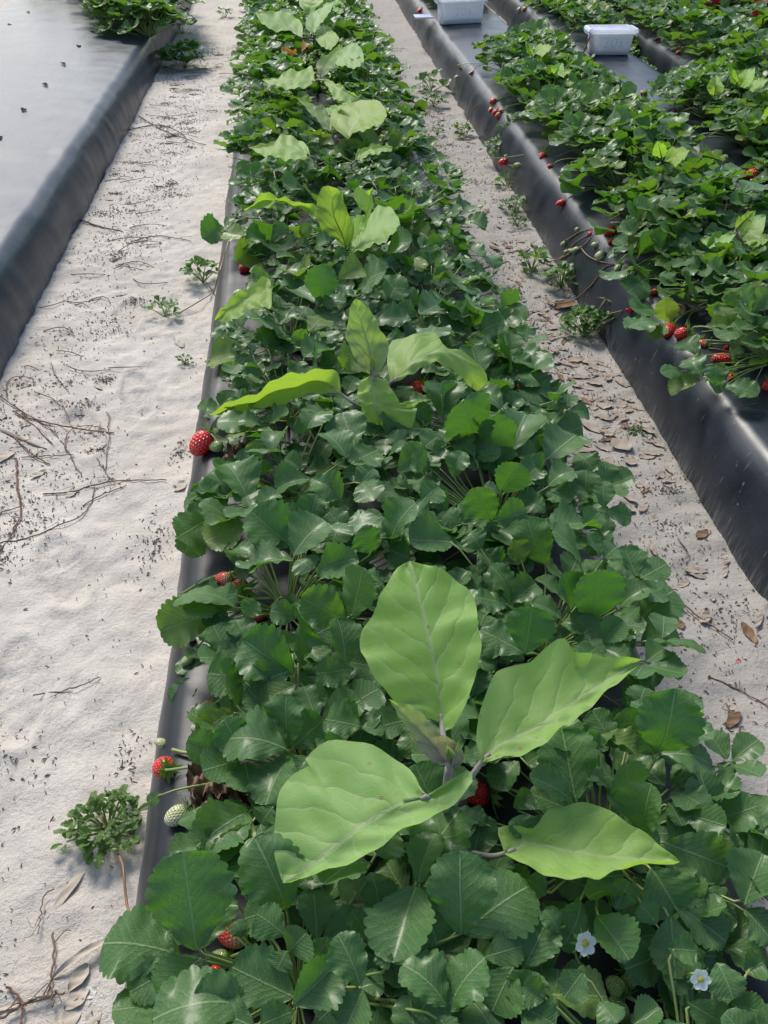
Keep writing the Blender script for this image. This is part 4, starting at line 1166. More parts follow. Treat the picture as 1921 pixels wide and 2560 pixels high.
egg_leaf(e, G, [(935, 1718), (850, 1745), (770, 1793), (690, 1855), (612, 1908)],
         [(935, 1718), (915, 1712), (890, 1668), (840, 1625), (770, 1603), (700, 1610), (660, 1630), (668, 1652), (630, 1672), (607, 1705), (596, 1770), (592, 1840), (612, 1908)],
         [(935, 1718), (975, 1690), (1010, 1664), (1022, 1688), (1000, 1715), (960, 1748), (915, 1775), (860, 1803), (790, 1845), (700, 1885), (612, 1908)],
         0.40, 0.345, 0.008, 0.006, 0.022, (0.75, 0.0, 0.0), 0.005, 'broad drooping leaf towards the sand', pet=[gp(962, 1738, 0.37), gp(960, 1760, 0.335)])
egg_leaf(e, G, [(1038, 1648), (1085, 1604), (1150, 1575), (1240, 1515), (1320, 1465), (1388, 1425)],
         [(1038, 1648), (1030, 1590), (1038, 1535), (1060, 1480), (1090, 1438), (1140, 1430), (1170, 1403), (1224, 1387), (1240, 1410), (1310, 1413), (1388, 1425)],
         [(1038, 1648), (1075, 1642), (1140, 1622), (1185, 1600), (1235, 1560), (1290, 1512), (1345, 1470), (1388, 1425)],
         0.40, 0.43, 0.0, 0.030, 0.012, (0.55, 0.12, 0.06), 0.006, 'cupped leaf reaching out over the right line', pet=[gp(1010, 1690, 0.375), gp(975, 1745, 0.345), gp(960, 1765, 0.33)])
egg_leaf(e, G, [(1090, 1845), (1150, 1820), (1230, 1838), (1330, 1852), (1470, 1862)],
         [(1090, 1845), (1076, 1787), (1110, 1782), (1152, 1790), (1180, 1760), (1235, 1734), (1290, 1735), (1335, 1768), (1400, 1802), (1440, 1835), (1470, 1862)],
         [(1090, 1845), (1120, 1862), (1160, 1880), (1220, 1898), (1290, 1899), (1340, 1872), (1400, 1862), (1470, 1862)],
         0.33, 0.345, 0.0, 0.010, 0.055, (0.6, 0.22, 0.0), 0.004, 'lowest leaf, folded along its rib with a scorched tip', pet=[gp(1055, 1850, 0.31), gp(955, 1830, 0.27)])
egg_leaf(e, G, [(970, 1655), (930, 1600), (890, 1560), (840, 1510)], [(970, 1655), (925, 1640), (895, 1600), (865, 1550), (840, 1510)],
         [(970, 1655), (990, 1622), (985, 1600), (955, 1592), (935, 1562), (890, 1527), (840, 1510)], 0.41, 0.50, 0.0, 0.004, 0.004, (0.2, 0, 0.85), 0.003, 'young purple-grey leaf at the heart', pet=[top])
egg_leaf(e, G, [(978, 1650), (972, 1630), (965, 1608)], [(978, 1650), (964, 1635), (965, 1608)], [(978, 1650), (985, 1630), (965, 1608)], 0.41, 0.45, 0, 0.003, 0.003, (0.8, 0, 0.3), 0.001, None, nr=10, nc=7)
egg_leaf(e, G, [(975, 1660), (1000, 1640), (990, 1600)], [(975, 1660), (980, 1630), (990, 1600)], [(975, 1660), (1005, 1640), (990, 1600)], 0.41, 0.44, 0, 0.003, 0.003, (0.5, 0, 0.9), 0.001, None, nr=10, nc=7)

# 2
e = eggplant('second eggplant from the front, long sunlit leaf arching left and a narrow purplish upright leaf', (G, 812, 905))
top = gp(808, 808, 0.38)
stem_part(e, [np.array(e.location), gp(810, 860, 0.30), top])
egg_leaf(e, B1, [(1420, 1650), (1400, 1420), (1340, 1220), (1290, 1020)], [(1420, 1650), (1340, 1600), (1285, 1490), (1208, 1340), (1232, 1200), (1255, 1070), (1290, 1020)],
         [(1420, 1650), (1480, 1640), (1550, 1520), (1568, 1370), (1500, 1290), (1450, 1170), (1390, 1080), (1290, 1020)], 0.38, 0.52, 0, 0.006, 0.006, (0.35, 0, 0.45), 0.004, 'upright purple-flushed leaf', pet=[top])
egg_leaf(e, G, [(737, 850), (690, 822), (615, 838), (530, 866), (452, 896)], [(737, 850), (733, 815), (715, 800), (670, 797), (620, 812), (560, 842), (500, 868), (452, 896)],
         [(737, 850), (700, 848), (640, 862), (580, 882), (510, 897), (452, 896)], 0.35, 0.27, 0.02, 0.055, -0.01, (0.5, 0.55, 0.0), 0.006, 'long leaf lit through by the sun', pet=[gp(775, 878, 0.33), gp(808, 890, 0.26)])
egg_leaf(e, B2, [(215, 1270), (320, 1160), (450, 1075), (600, 1045), (730, 1130), (820, 1330)],
         [(215, 1270), (188, 1100), (220, 980), (330, 955), (420, 935), (480, 892), (530, 920), (600, 1010), (780, 1100), (885, 1220), (820, 1330)],
         [(215, 1270), (300, 1240), (400, 1170), (500, 1140), (600, 1150), (670, 1185), (700, 1235), (770, 1300), (820, 1330)], 0.37, 0.30, 0.075, 0.0, -0.012, (0.5, 0.42, 0.05), 0.005, 'leaf arching right with its tip hanging', pet=[gp(825, 835, 0.36), top])
egg_leaf(e, B2, [(90, 1218), (98, 1350), (125, 1500), (165, 1660)], [(90, 1218), (0, 1260), (-18, 1350), (15, 1450), (70, 1560), (165, 1660)],
         [(90, 1218), (180, 1250), (235, 1340), (330, 1405), (395, 1460), (355, 1560), (270, 1640), (165, 1660)], 0.385, 0.27, 0.018, 0.0, 0.0, (0.8, 0.5, 0.0), 0.007, 'glossy yellowish leaf hanging towards the camera', pet=[top])
egg_leaf(e, B2, [(300, 1400), (385, 1480), (380, 1680)], [(300, 1400), (270, 1520), (290, 1640), (380, 1680)], [(300, 1400), (420, 1378), (495, 1460), (500, 1570), (450, 1650), (380, 1680)], 0.30, 0.25, 0.01, 0, 0, (0.6, 0.1, 0), 0.004, 'low round leaf')
egg_leaf(e, G, [(716, 852), (690, 872), (640, 882)], [(716, 852), (680, 848), (640, 858), (640, 882)], [(716, 852), (722, 890), (700, 915), (640, 882)], 0.29, 0.26, 0.01, 0, 0, (0.7, 0.1, 0), 0.004)
egg_leaf(e, B1, [(1435, 1640), (1430, 1560), (1425, 1465)], [(1435, 1640), (1408, 1560), (1425, 1465)], [(1435, 1640), (1460, 1560), (1425, 1465)], 0.39, 0.44, 0, 0.002, 0.002, (0.8, 0, 0.2), 0.001, None, nr=10, nc=7)

# 3
e = eggplant('third eggplant from the front, two tall upright leaves cupped round its centre', (B1, 1185, 760))
cp = B1.p(1190, 700, 0.25)
stem_part(e, [np.array(e.location), cp, B1.p(1190, 640, 0.30)])
egg_leaf(e, B1, [(1215, 600), (1180, 480), (1110, 320), (1095, 180), (1062, 80)], [(1215, 600), (1130, 540), (1010, 430), (962, 320), (972, 200), (1010, 110), (1062, 80)],
         [(1215, 600), (1278, 480), (1262, 350), (1200, 240), (1180, 130), (1120, 95), (1062, 80)], 0.33, 0.50, 0, 0.006, 0.02, (0.5, 0.35, 0.0), 0.005, 'tall upright leaf', pet=[cp])
egg_leaf(e, B1, [(1235, 570), (1330, 420), (1390, 290), (1400, 180), (1440, 90)], [(1235, 570), (1270, 420), (1290, 330), (1370, 345), (1368, 280), (1300, 215), (1275, 140), (1330, 105), (1380, 130), (1440, 90)],
         [(1235, 570), (1340, 470), (1400, 370), (1442, 250), (1432, 170), (1440, 90)], 0.33, 0.50, 0, 0.015, 0.004, (0.45, 0.3, 0.0), 0.006, 'curled upright leaf', pet=[cp])
egg_leaf(e, B1, [(1265, 640), (1370, 505), (1500, 425), (1665, 418)], [(1265, 640), (1262, 540), (1300, 470), (1400, 320), (1490, 250), (1570, 255), (1640, 320), (1665, 418)],
         [(1265, 640), (1350, 610), (1420, 585), (1520, 550), (1610, 480), (1665, 418)], 0.32, 0.40, 0, 0.0, 0.028, (0.75, 0.25, 0.0), 0.005, 'pale leaf spread to the right', pet=[cp])
egg_leaf(e, B1, [(985, 385), (880, 262), (780, 225), (640, 198), (520, 205), (358, 282)], [(985, 385), (975, 270), (900, 205), (820, 228), (700, 188), (610, 145), (570, 128), (510, 142), (480, 195), (420, 250), (358, 282)],
         [(985, 385), (900, 325), (800, 248), (680, 235), (560, 250), (450, 272), (358, 282)], 0.40, 0.41, 0.02, 0.03, 0.0, (0.6, 0.45, 0.0), 0.006, 'long leaf trailing to the left', pet=[B1.p(1040, 480, .34), cp])
egg_leaf(e, B1, [(600, 930), (430, 1005), (280, 1085), (120, 1200)], [(600, 930), (560, 840), (430, 905), (300, 985), (180, 1090), (120, 1200)], [(600, 930), (580, 1100), (430, 1100), (340, 1180), (220, 1205), (120, 1200)],
         0.39, 0.33, 0.02, 0.02, 0.0, (0.5, 0.50, 0.0), 0.005, 'low sunlit leaf hanging over the film')

# 4
e = eggplant('fourth eggplant from the front, one big round translucent leaf leaning right', (T1, 905, 1440))
cp = T1.p(905, 1330, 0.28)
stem_part(e, [np.array(e.location), cp, T1.p(900, 1180, .36)])
egg_leaf(e, T1, [(1000, 1205), (1060, 1080), (1180, 985), (1342, 1000)], [(1000, 1205), (900, 1120), (850, 1050), (875, 960), (990, 895), (1120, 862), (1270, 880), (1325, 940), (1342, 1000)],
         [(1000, 1205), (1060, 1150), (1200, 1110), (1300, 1060), (1342, 1000)], 0.36, 0.46, 0, 0.01, 0.01, (0.4, 0.75, 0.0), 0.004, 'big round leaf lit through by the sun', pet=[T1.p(960, 1290, .30), cp])
egg_leaf(e, T1, [(865, 1150), (790, 1040), (680, 940), (560, 845)], [(865, 1150), (800, 1110), (700, 1000), (620, 915), (560, 845)], [(865, 1150), (870, 1080), (845, 1000), (800, 925), (740, 915), (650, 870), (560, 845)],
         0.36, 0.46, 0, 0.004, 0.004, (0.4, 0.35, 0.35), 0.004, None, pet=[T1.p(890, 1230, .32), cp])
egg_leaf(e, T1, [(820, 990), (880, 950), (1000, 900)], [(820, 990), (810, 940), (900, 910), (1000, 900)], [(820, 990), (880, 990), (950, 940), (1000, 900)], 0.38, 0.44, 0, 0.0, 0.0, (0.9, 0.05, 0.0), 0.003)
egg_leaf(e, T1, [(680, 1350), (560, 1290), (400, 1280), (140, 1275)], [(680, 1350), (650, 1265), (580, 1200), (440, 1172), (330, 1230), (140, 1275)], [(680, 1350), (600, 1385), (450, 1372), (300, 1350), (140, 1275)],
         0.42, 0.42, 0.01, 0.012, 0.0, (0.5, 0.5, 0.0), 0.005, None, pet=[T1.p(790, 1400, .24), np.array(e.location)])
egg_leaf(e, T1, [(1065, 1400), (1150, 1310), (1270, 1285), (1390, 1268)], [(1065, 1400), (1085, 1310), (1180, 1258), (1300, 1250), (1390, 1268)], [(1065, 1400), (1150, 1360), (1280, 1322), (1370, 1310), (1390, 1268)],
         0.42, 0.43, 0.01, 0.01, 0.0, (0.5, 0.5, 0.0), 0.004, None, pet=[T1.p(980, 1450, .24), np.array(e.location)])

# 5
e = eggplant('fifth eggplant from the front, purplish leaf in front of a pale leaf spread right', (T1, 740, 800))
cp = T1.p(745, 690, 0.33)
stem_part(e, [np.array(e.location), cp])
egg_leaf(e, T1, [(765, 680), (800, 580), (870, 480), (960, 385)], [(765, 680), (728, 560), (780, 500), (870, 435), (960, 385)], [(765, 680), (850, 600), (905, 530), (960, 385)], 0.35, 0.50, 0, 0.004, 0.004, (0.3, 0.25, 0.45), 0.004, None, pet=[cp])
egg_leaf(e, T1, [(860, 545), (1000, 480), (1145, 520)], [(860, 545), (920, 440), (1030, 378), (1120, 420), (1145, 520)], [(860, 545), (950, 572), (1060, 588), (1120, 570), (1145, 520)], 0.38, 0.42, 0, 0.0, 0.012, (0.9, 0.1, 0.0), 0.004, None, pet=[cp])
egg_leaf(e, T1, [(720, 705), (600, 680), (450, 690), (260, 690)], [(720, 705), (690, 580), (600, 605), (500, 605), (400, 660), (260, 690)], [(720, 705), (620, 762), (480, 765), (350, 735), (260, 690)], 0.43, 0.43, 0.01, 0.01, 0.0, (0.5, 0.5, 0.0), 0.005, None, pet=[cp])
egg_leaf(e, T1, [(790, 690), (900, 760), (1100, 842)], [(790, 690), (870, 702), (980, 762), (1100, 842)], [(790, 690), (830, 760), (900, 862), (1000, 882), (1100, 842)], 0.42, 0.40, 0.02, 0.01, 0.0, (0.4, 0.35, 0.0), 0.005, None, pet=[cp])

# 6
e = eggplant('farthest eggplant of the middle bed, tall with a broad green leaf pointing left', (T1, 700, 520))
cp = T1.p(712, 330, 0.36)
stem_part(e, [np.array(e.location), cp])
egg_leaf(e, T1, [(610, 330), (500, 250), (360, 180), (200, 105)], [(610, 330), (610, 220), (560, 150), (470, 105), (380, 92), (300, 100), (200, 105)], [(610, 330), (500, 272), (350, 262), (260, 200), (200, 105)], 0.40, 0.46, 0, 0.02, 0.0, (0.35, 0.2, 0.0), 0.005, None, pet=[cp])
egg_leaf(e, T1, [(705, 300), (720, 200), (790, 90), (885, 5)], [(705, 300), (640, 240), (655, 150), (760, 60), (885, 5)], [(705, 300), (770, 200), (840, 120), (885, 5)], 0.40, 0.52, 0, 0.004, 0.004, (0.95, 0.0, 0.0), 0.004, None, pet=[cp])
egg_leaf(e, T1, [(730, 350), (820, 310), (930, 330)], [(730, 350), (735, 250), (800, 218), (870, 255), (930, 330)], [(730, 350), (800, 420), (880, 410), (930, 330)], 0.38, 0.42, 0, 0.0, 0.0, (0.5, 0.35, 0.0), 0.004, None, pet=[cp])
egg_leaf(e, T1, [(660, 135), (690, 20), (700, -90)], [(660, 135), (600, 70), (585, 0), (640, -70), (700, -90)], [(660, 135), (730, 70), (790, 0), (770, -60), (700, -90)], 0.44, 0.56, 0, 0.004, 0.01, (0.35, 0.35, 0.0), 0.004, None, pet=[cp])
egg_leaf(e, T1, [(870, 30), (920, 60), (965, 110)], [(870, 30), (900, -10), (960, 10), (965, 110)], [(870, 30), (880, 90), (930, 120), (965, 110)], 0.42, 0.40, 0, 0, 0, (0.7, 0.1, 0.0), 0.003)


def generic(plant, cr, x0, y0, x1, y1, wpx, zb, zt, tint, arch=0.01, pet=None, bend=0.0):
    """an ovate leaf where only its base, tip and width can be read"""
    dx, dy = x1 - x0, y1 - y0; L = math.hypot(dx, dy); ux, uy = dx / L, dy / L; px, py = uy, -ux
    Lf, Rt, Md = [], [], []
    for t, wv in ((0, 0), (.12, .55), (.3, .98), (.45, 1.0), (.62, .82), (.8, .5), (.93, .2), (1, 0)):
        b = bend * math.sin(math.pi * t) * L
        cx_, cy_ = x0 + dx * t + px * b, y0 + dy * t + py * b
        Md.append((cx_, cy_)); Lf.append((cx_ + px * wpx / 2 * wv, cy_ + py * wpx / 2 * wv)); Rt.append((cx_ - px * wpx / 2 * wv, cy_ - py * wpx / 2 * wv))
    return egg_leaf(plant, cr, Md, Lf, Rt, zb, zt, arch, 0.008, 0.008, tint, 0.004, None, pet=pet, nr=20, nc=9)


def small_egg(label, cr, bx, by, leaves):
    p = cr.p(bx, by, 0.21)
    o = eggplant(label, (cr, bx, by), 0.21)
    cp_ = cr.p(bx, by - 25, 0.31)
    stem_part(o, [np.array(o.location), cp_], (0.006, 0.004))
    for lf in leaves:
        generic(o, cr, *lf[:5], lf[5], lf[6], lf[7], pet=[cp_], bend=lf[8] if len(lf) > 8 else 0)


small_egg('small eggplant with one lime-green leaf, nearest the 20s container', D1, 1010, 640, [(1010, 520, 1190, 455, 115, .38, .44, (.5, .6, 0)), (990, 560, 925, 390, 60, .38, .46, (.8, .1, 0))])
small_egg('small eggplant with a round pale leaf standing above a lime-green one', D1, 1240, 800, [(1210, 745, 1290, 620, 140, .38, .45, (.95, .05, 0)), (1235, 745, 1385, 690, 70, .36, .42, (.5, .65, 0)), (1270, 860, 1480, 770, 60, .33, .36, (.6, .5, 0))])
small_egg('small eggplant with a broad yellow-green leaf at mid height of the second bed', D2, 620, 1640, [(640, 1580, 885, 1480, 170, .38, .46, (.5, .6, 0)), (610, 1560, 570, 1390, 150, .38, .48, (.95, .05, 0)), (640, 1640, 500, 1640, 100, .33, .32, (.7, .2, 0))])
small_egg('eggplant with three pale green blades at the back of the overgrown beds', D2, 1330, 960, [(1130, 950, 1150, 740, 170, .36, .44, (.6, .4, 0)), (1360, 860, 1530, 665, 150, .38, .47, (.5, .35, 0)), (1350, 850, 1265, 630, 80, .38, .48, (.95, .05, 0)), (1450, 890, 1665, 770, 110, .36, .42, (.6, .35, 0))])
small_egg('eggplant with a long bright leaf reaching left near the photo\'s right edge', D2, 1640, 1260, [(1660, 1140, 1345, 1275, 110, .38, .31, (.5, .5, 0)), (1640, 1180, 1740, 1020, 120, .38, .46, (.6, .4, 0))])
small_egg('eggplant with a pale arching narrow leaf beside broad purple-flushed ones, at the right edge', C1, 1430, 690, [(1420, 560, 1060, 600, 90, .38, .30, (.95, .0, 0), 0.22), (1440, 620, 1640, 440, 200, .38, .45, (.8, .1, .3)), (1400, 560, 1560, 400, 110, .38, .50, (.6, .2, .1)), (1460, 650, 1680, 620, 120, .36, .36, (.5, .6, 0))])

# the reddish weed seedling
p0 = T1.p(605, 600, 0.20)
o = tag(empty('weed_seedling', p0), 'slender weed seedling with orange-red young leaves between the two farthest eggplants', 'weed')
mb = MB(); tube(mb, [p0, T1.p(598, 520, 0.34), T1.p(600, 470, .38)], [0.002, 0.0013], 5)
tube(mb, [T1.p(598, 520, 0.34), T1.p(650, 440, .38), T1.p(690, 400, .40)], [0.0015, 0.001], 5)
mb.obj('stem', M['weedred'], o)
for x0, y0, x1, y1, w_ in ((575, 475, 425, 422, 36), (600, 450, 640, 368, 48), (545, 450, 555, 425, 22)):
    mb = MB(); leaflet(mb, T1.p(x0, y0, .38), T1.p(x1, y1, .40), w_ / T1.k * 0.0029, up=norm(CO - p0), hi=1, wav=0.02)
    mb.obj('leaf', M['weedred'], o)
p0 = T1.p(440, 640, 0.30)

for o in bpy.data.objects:            # sub-parts written in field coordinates
    if o.name.split('.')[0] in ('midrib',):
        o.data.transform(Matrix.Translation(-Vector(o.parent.parent.location)))

# ------------------------------------------------------------------ runner plants rooted in the aisles
def runner_plant(cr, x, y_, rpx, label, group=None, n=12, paths=(), h=1.0, tint=None, size=None, wilt=0.0):
    p = hit(cr, x, y_ + rpx * 0.5)
    r = rpx / cr.k * S(p)[2] / _f
    rd = random.Random(int(x + y_))
    o = tag(empty('runner_plant', p), label, 'runner plant', group)
    fol, stm = MB(), MB()
    for i in range(n):
        a = i * 2.4 + rd.uniform(-.4, .4); rr = r * math.sqrt((i + .5) / n) * rd.uniform(.7, 1.05)
        C = np.array([rr * math.cos(a), rr * math.sin(a) * .9, h * r * (0.95 - 0.75 * (rr / r) ** 1.5) * rd.uniform(.7, 1.15) + 0.01])
        C = C + p
        C[2] = max(C[2], surf(C[0], C[1]) + 0.012)
        trifoliate(fol, stm, p, C, (math.cos(a), math.sin(a), 0), (size or r * 0.55) * rd.uniform(.7, 1.15), rd, 0 if rpx / cr.k > 40 else 1, tint, tilt=rd.uniform(-.3, .9), wilt=wilt)
    fol.obj('foliage', M['leaf'], o); stm.obj('stalks', M['stem'], o)
    for pts in paths:
        mb = MB(); tube(mb, [hit(c_, a_, b_, 0.006 + (0.02 if 0 < i < len(pts) - 1 else 0)) for i, (c_, a_, b_) in enumerate(pts)], [0.0022, 0.0018], 6)
        mb.obj('runner', M['runner'], o)
    return o


runner_plant(A5, 470, 640, 165, 'withered grey-green runner plant sprawled on the sand beside the film, nearest the camera', n=34, size=0.022, tint=(0.9, 0.12, 0.5), h=0.42, wilt=1.0,
             paths=[[(A5, 485, 780), (A5, 530, 860), (A5, 540, 960), (A5, 555, 1060), (A5, 600, 1105)], [(A5, 380, 600), (A5, 430, 650), (A5, 480, 770)]])
runner_plant(A1, 715, 1340, 62, 'tiny runner plant on the sand, tied by a runner to the middle bed', n=7, paths=[[(A1, 765, 1360), (A1, 850, 1310), (A1, 925, 1265)]], size=0.026)
runner_plant(A1, 880, 1180, 85, 'leafy runner plant on the sand leaning against the middle bed film', n=10, paths=[[(A1, 925, 1265), (A1, 945, 1190), (A1, 990, 1040)], [(A1, 840, 1160), (A1, 900, 1230), (A1, 925, 1265)]], size=0.032)
runner_plant(A1, 975, 62, 34, 'small green runner plant near the far end of the left aisle', n=7)
runner_plant(A1, 800, 250, 95, 'dark straggling runner plant at the foot of the left bed below its hanging growth', n=16, tint=(.1, 0, .5))
runner_plant(A1, 790, 120, 60, 'dark runner plant in the corner behind the drooping film of the left bed', n=10, tint=(.1, 0, .5), h=1.6)
runner_plant(T1, 150, 60, 85, 'bushy runner plant against the far left edge of the middle bed', n=12)
runner_plant(B2, 1190, 430, 115, 'runner plant with round dark leaves in the right aisle, left of its taller twin', n=9, paths=[[(B2, 1310, 425), (B2, 1400, 400), (B2, 1500, 345)]], size=0.036)
runner_plant(B2, 1390, 550, 110, 'tall runner plant at the foot of the black bed above the big brown leaf', n=12, h=1.4, paths=[[(B2, 1270, 680), (B2, 1370, 715), (B2, 1480, 690), (B2, 1590, 600), (B2, 1680, 500)]], size=0.032)
runner_plant(B2, 1060, 640, 45, 'tiny runner plant alone in the middle of the right aisle', n=6)
runner_plant(B2, 1550, 860, 150, 'widest runner plant of the right aisle, sprawling at the foot of the black bed', n=22, paths=[[(B2, 1540, 940), (B2, 1640, 880), (B2, 1760, 815)], [(C1, 380, 1230), (C1, 440, 1215), (C1, 500, 1200)]], size=0.032)
runner_plant(B2, 1070, 50, 80, 'runner plant leaning on the black film beside a pale dry leaf', n=10, h=1.3)
runner_plant(B2, 1090, 160, 55, 'flat runner plant just in front of the one leaning on the film', n=7)
runner_plant(A2, 205, 370, 62, 'dusty runner plant between the beds, opposite the gap in the strawberries', n=10)
runner_plant(A2, 215, 440, 45, 'dark low runner plant at the edge of the middle bed\'s canopy', n=9, tint=(.1, 0, .5))
runner_plant(A2, 335, 570, 42, 'brownish runner plant at the end of a long tan runner', n=9, tint=(.3, .2, .5), paths=[[(A2, 350, 545), (A2, 390, 470), (A2, 440, 430)]])
runner_plant(A2, 232, 572, 26, 'tiny grey-green weed-like runner plant in the middle of the far right aisle', n=6)
runner_plant(A2, 480, 640, 62, 'runner plant with a white flower lying on the flank of the black bed', n=9)
runner_plant(A2, 535, 790, 50, 'runner plant tucked against the flank below two red strawberries', n=8)
runner_plant(A3, 800, 180, 26, 'tiny pale grass-like weed on the sand beside the long dry leaf', n=6, size=0.012)
runner_plant(Z5, 1030, 1290, 40, 'tiny pale weed among the dead leaves at the foot of the black bed', n=5, size=0.012)

for cr, pts in ((C1, [(160, 690), (220, 760), (310, 805), (430, 832)]), (C1, [(430, 832), (350, 860), (280, 960), (200, 1050), (110, 1115)]), (C1, [(0, 780), (70, 745), (160, 700), (230, 640), (300, 560)]),
                (C1, [(30, 650), (90, 615), (180, 560), (260, 545)]), (C1, [(90, 690), (150, 640), (240, 590)]), (C1, [(1190, 1500), (1320, 1520), (1520, 1580)]), (C1, [(1000, 1320), (1040, 1230), (1100, 1190), (1180, 1170)]),
                (C1, [(1200, 1600), (1330, 1570), (1450, 1555)]), (C1, [(1390, 1680), (1480, 1620), (1560, 1600)])):
    pp = [hit(cr, x, y_, 0.012) for x, y_ in pts]
    stalk_parts(nearest(pp[0]), [pp], 'runner', 'runner', (0.0020, 0.0018))

# leaflets read off the near part of the black bed
BL = '''1120 1750 870 1850 190 6;1135 1730 1010 1590 190 5;960 1690 810 1700 110 1;1110 1560 930 1455 110 3;1145 1760 1260 1860 160 3;810 1310 530 1345 140 2;750 1190 580 1190 170 1;830 1310 735 1425 80 6
980 1105 760 1090 140 4;1000 1110 1060 960 170 4;700 940 540 1060 130 4;760 920 620 900 80 4;500 900 320 1020 90 5;600 870 570 760 150 2;700 850 890 860 120 2;630 750 680 570 140 2;620 740 555 600 80 6;870 600 790 700 150 3
790 590 740 370 120 4;290 600 300 380 90 5;700 170 660 0 150 3;650 175 500 170 110 2;680 170 830 160 110 2;1230 290 1250 120 180 3;1400 970 1290 980 110 3;1315 1290 1330 1110 90 5;1445 1280 1430 1070 160 2;1540 1010 1555 840 160 5
1170 930 1050 860 90 6;1175 930 1300 880 90 6;960 350 880 225 110 4;1190 380 1130 270 110 5;1150 1330 1355 1330 110 3;1460 1440 1340 1420 90 4;1310 1810 1580 1870 150 5;1260 1800 1240 1620 150 3;1520 1640 1690 1580 140 5;1120 590 960 600 110 2
1350 300 1420 190 120 2;480 300 400 250 90 4;110 240 60 110 100 3;130 210 20 260 100 3;330 180 240 120 100 4;940 830 1090 740 120 1;1090 730 970 720 90 2;1240 840 1170 700 110 3;1450 830 1400 700 120 2;1440 830 1560 800 100 3;1120 1060 1230 1000 100 4
1620 1250 1480 1300 120 3;1600 1400 1650 1250 130 4;1350 1560 1440 1480 110 3;600 300 560 400 110 4;620 460 560 600 120 4;880 440 830 350 120 3;1000 500 1090 590 120 2;450 640 560 640 90 5;420 700 520 720 100 2;1220 1170 1150 1060 90 4;640 1040 560 960 120 3'''
rd = random.Random(21)
RA = [o for o in PLANTS if 0.95 < o.location[0] < 1.9 and o.location[1] < 4.2]
BB = {}
for e_ in BL.replace('\n', ';').split(';'):
    v = [float(k) for k in e_.split()]
    B, T, W = read_leaf(C1, *v, rd, lambda X, Y: 0.27 + 0.05 * rd.random() if X > 1.06 + .02 * Y else 0.235)
    BB.setdefault(nearest(B, RA).name, []).append((B, T, W, v[5]))
for nm_, lst in BB.items():
    pl = bpy.data.objects[nm_]
    fol, stm = MB(), MB()
    for B, T, W, lv in lst: add_read(fol, stm, np.array(pl.location), B, T, W, lv, rd, 0)
    fol.obj('foliage', M['leaf'], pl); stm.obj('stalks', M['stem'], pl)

# ------------------------------------------------------------------ dead leaves and sticks
def dead_leaf(x, y_, L, W, ang, name='dry_leaf', mat='dry', curl=0.3, z=None, seed=0, tilt=0.0):
    rd = random.Random(seed * 7 + 1)
    z0 = surf(x, y_) + 0.004 if surf(x, y_) > 0.02 else ground_z(x, y_) + (0.0 if z is None else z * 0.5) - 0.0015
    nr, nc = 16, 7
    V = []
    c1, c2, tw = rd.uniform(-1, 1) * curl, rd.uniform(0.2, 1) * curl, rd.uniform(-.5, .5)
    for i in range(nr):
        t = i / (nr - 1)
        hw = W / 2 * math.sin(math.pi * (0.03 + 0.94 * t)) ** 0.75 * (1 + 0.10 * math.sin(7 * t + seed) + 0.03 * math.sin(15 * t + seed * 3))
        for j in range(nc):
            s = -1 + 2 * j / (nc - 1)
            yy = s * hw; xx = (t - .5) * L
            zz = c2 * W * 0.5 * s * s + c1 * L * 0.25 * (2 * t - 1) ** 2 + tw * s * (t - .5) * W * 0.4 + 0.0009 * math.sin(t * 15 + s * 3 + seed) + tilt * (t)
            V.append((xx, yy, zz))
    V = np.array(V); V[:, 2] -= V[:, 2].min()
    a = ang; ca, sa = math.cos(a), math.sin(a)
    V = np.stack([V[:, 0] * ca - V[:, 1] * sa, V[:, 0] * sa + V[:, 1] * ca, V[:, 2]], 1)
    mb = MB(); mb.add(V, grid_faces(nr, nc))
    me = mb.mesh(name, M[mat])
    o = bpy.data.objects.new(name, me); o.location = (x, y_, z0); link(o)
    return o


rd = random.Random(3)
grp = 'dead leaves strewn in the right aisle'
# (crop, x, y, length px, width px, angle in the picture deg)
for i, (x, y_, L, W, a) in enumerate(((500, 840, 320, 60, -28), (570, 790, 170, 80, -30), (680, 1000, 200, 150, 70), (560, 1040, 100, 70, 10), (640, 1140, 170, 50, -30), (560, 1270, 300, 90, -48), (860, 1010, 160, 90, 40),
                                      (910, 950, 170, 60, -35), (870, 1180, 150, 50, 12), (830, 1290, 110, 50, 40), (720, 1340, 130, 70, -10), (850, 1450, 240, 170, -50), (720, 1630, 200, 90, 45), (790, 1690, 190, 50, 40), (950, 1640, 130, 120, 60),
                                      (1130, 1570, 160, 80, -5), (1130, 1320, 180, 60, -45), (1230, 1440, 180, 60, -50), (1250, 1530, 110, 40, -40), (560, 560, 210, 60, -8), (380, 530, 160, 90, 15), (300, 570, 220, 50, -28), (110, 450, 120, 60, 75),
                                      (60, 240, 150, 40, -10), (150, 260, 180, 36, 12), (160, 290, 200, 34, 8), (60, 330, 110, 60, -20), (20, 30, 90, 60, 0), (120, 190, 130, 50, 5), (940, 2020, 200, 60, -48), (920, 2120, 190, 110, -45), (1380, 1830, 190, 50, -10), (660, 1470, 190, 60, -42))):
    p = hit(Z5, x, y_)
    sc = 1 / Z5.k * S(p)[2] / _f
    o = dead_leaf(p[0], p[1], L * sc * 1.1, W * sc * 1.25, R(a) * 1.15, seed=i, curl=rd.uniform(.0, .2), z=0.003 + 0.003 * (i % 3))
    tag(o, 'pale brown dead leaf flat on the sand among many in the right aisle', 'dead leaf', grp)
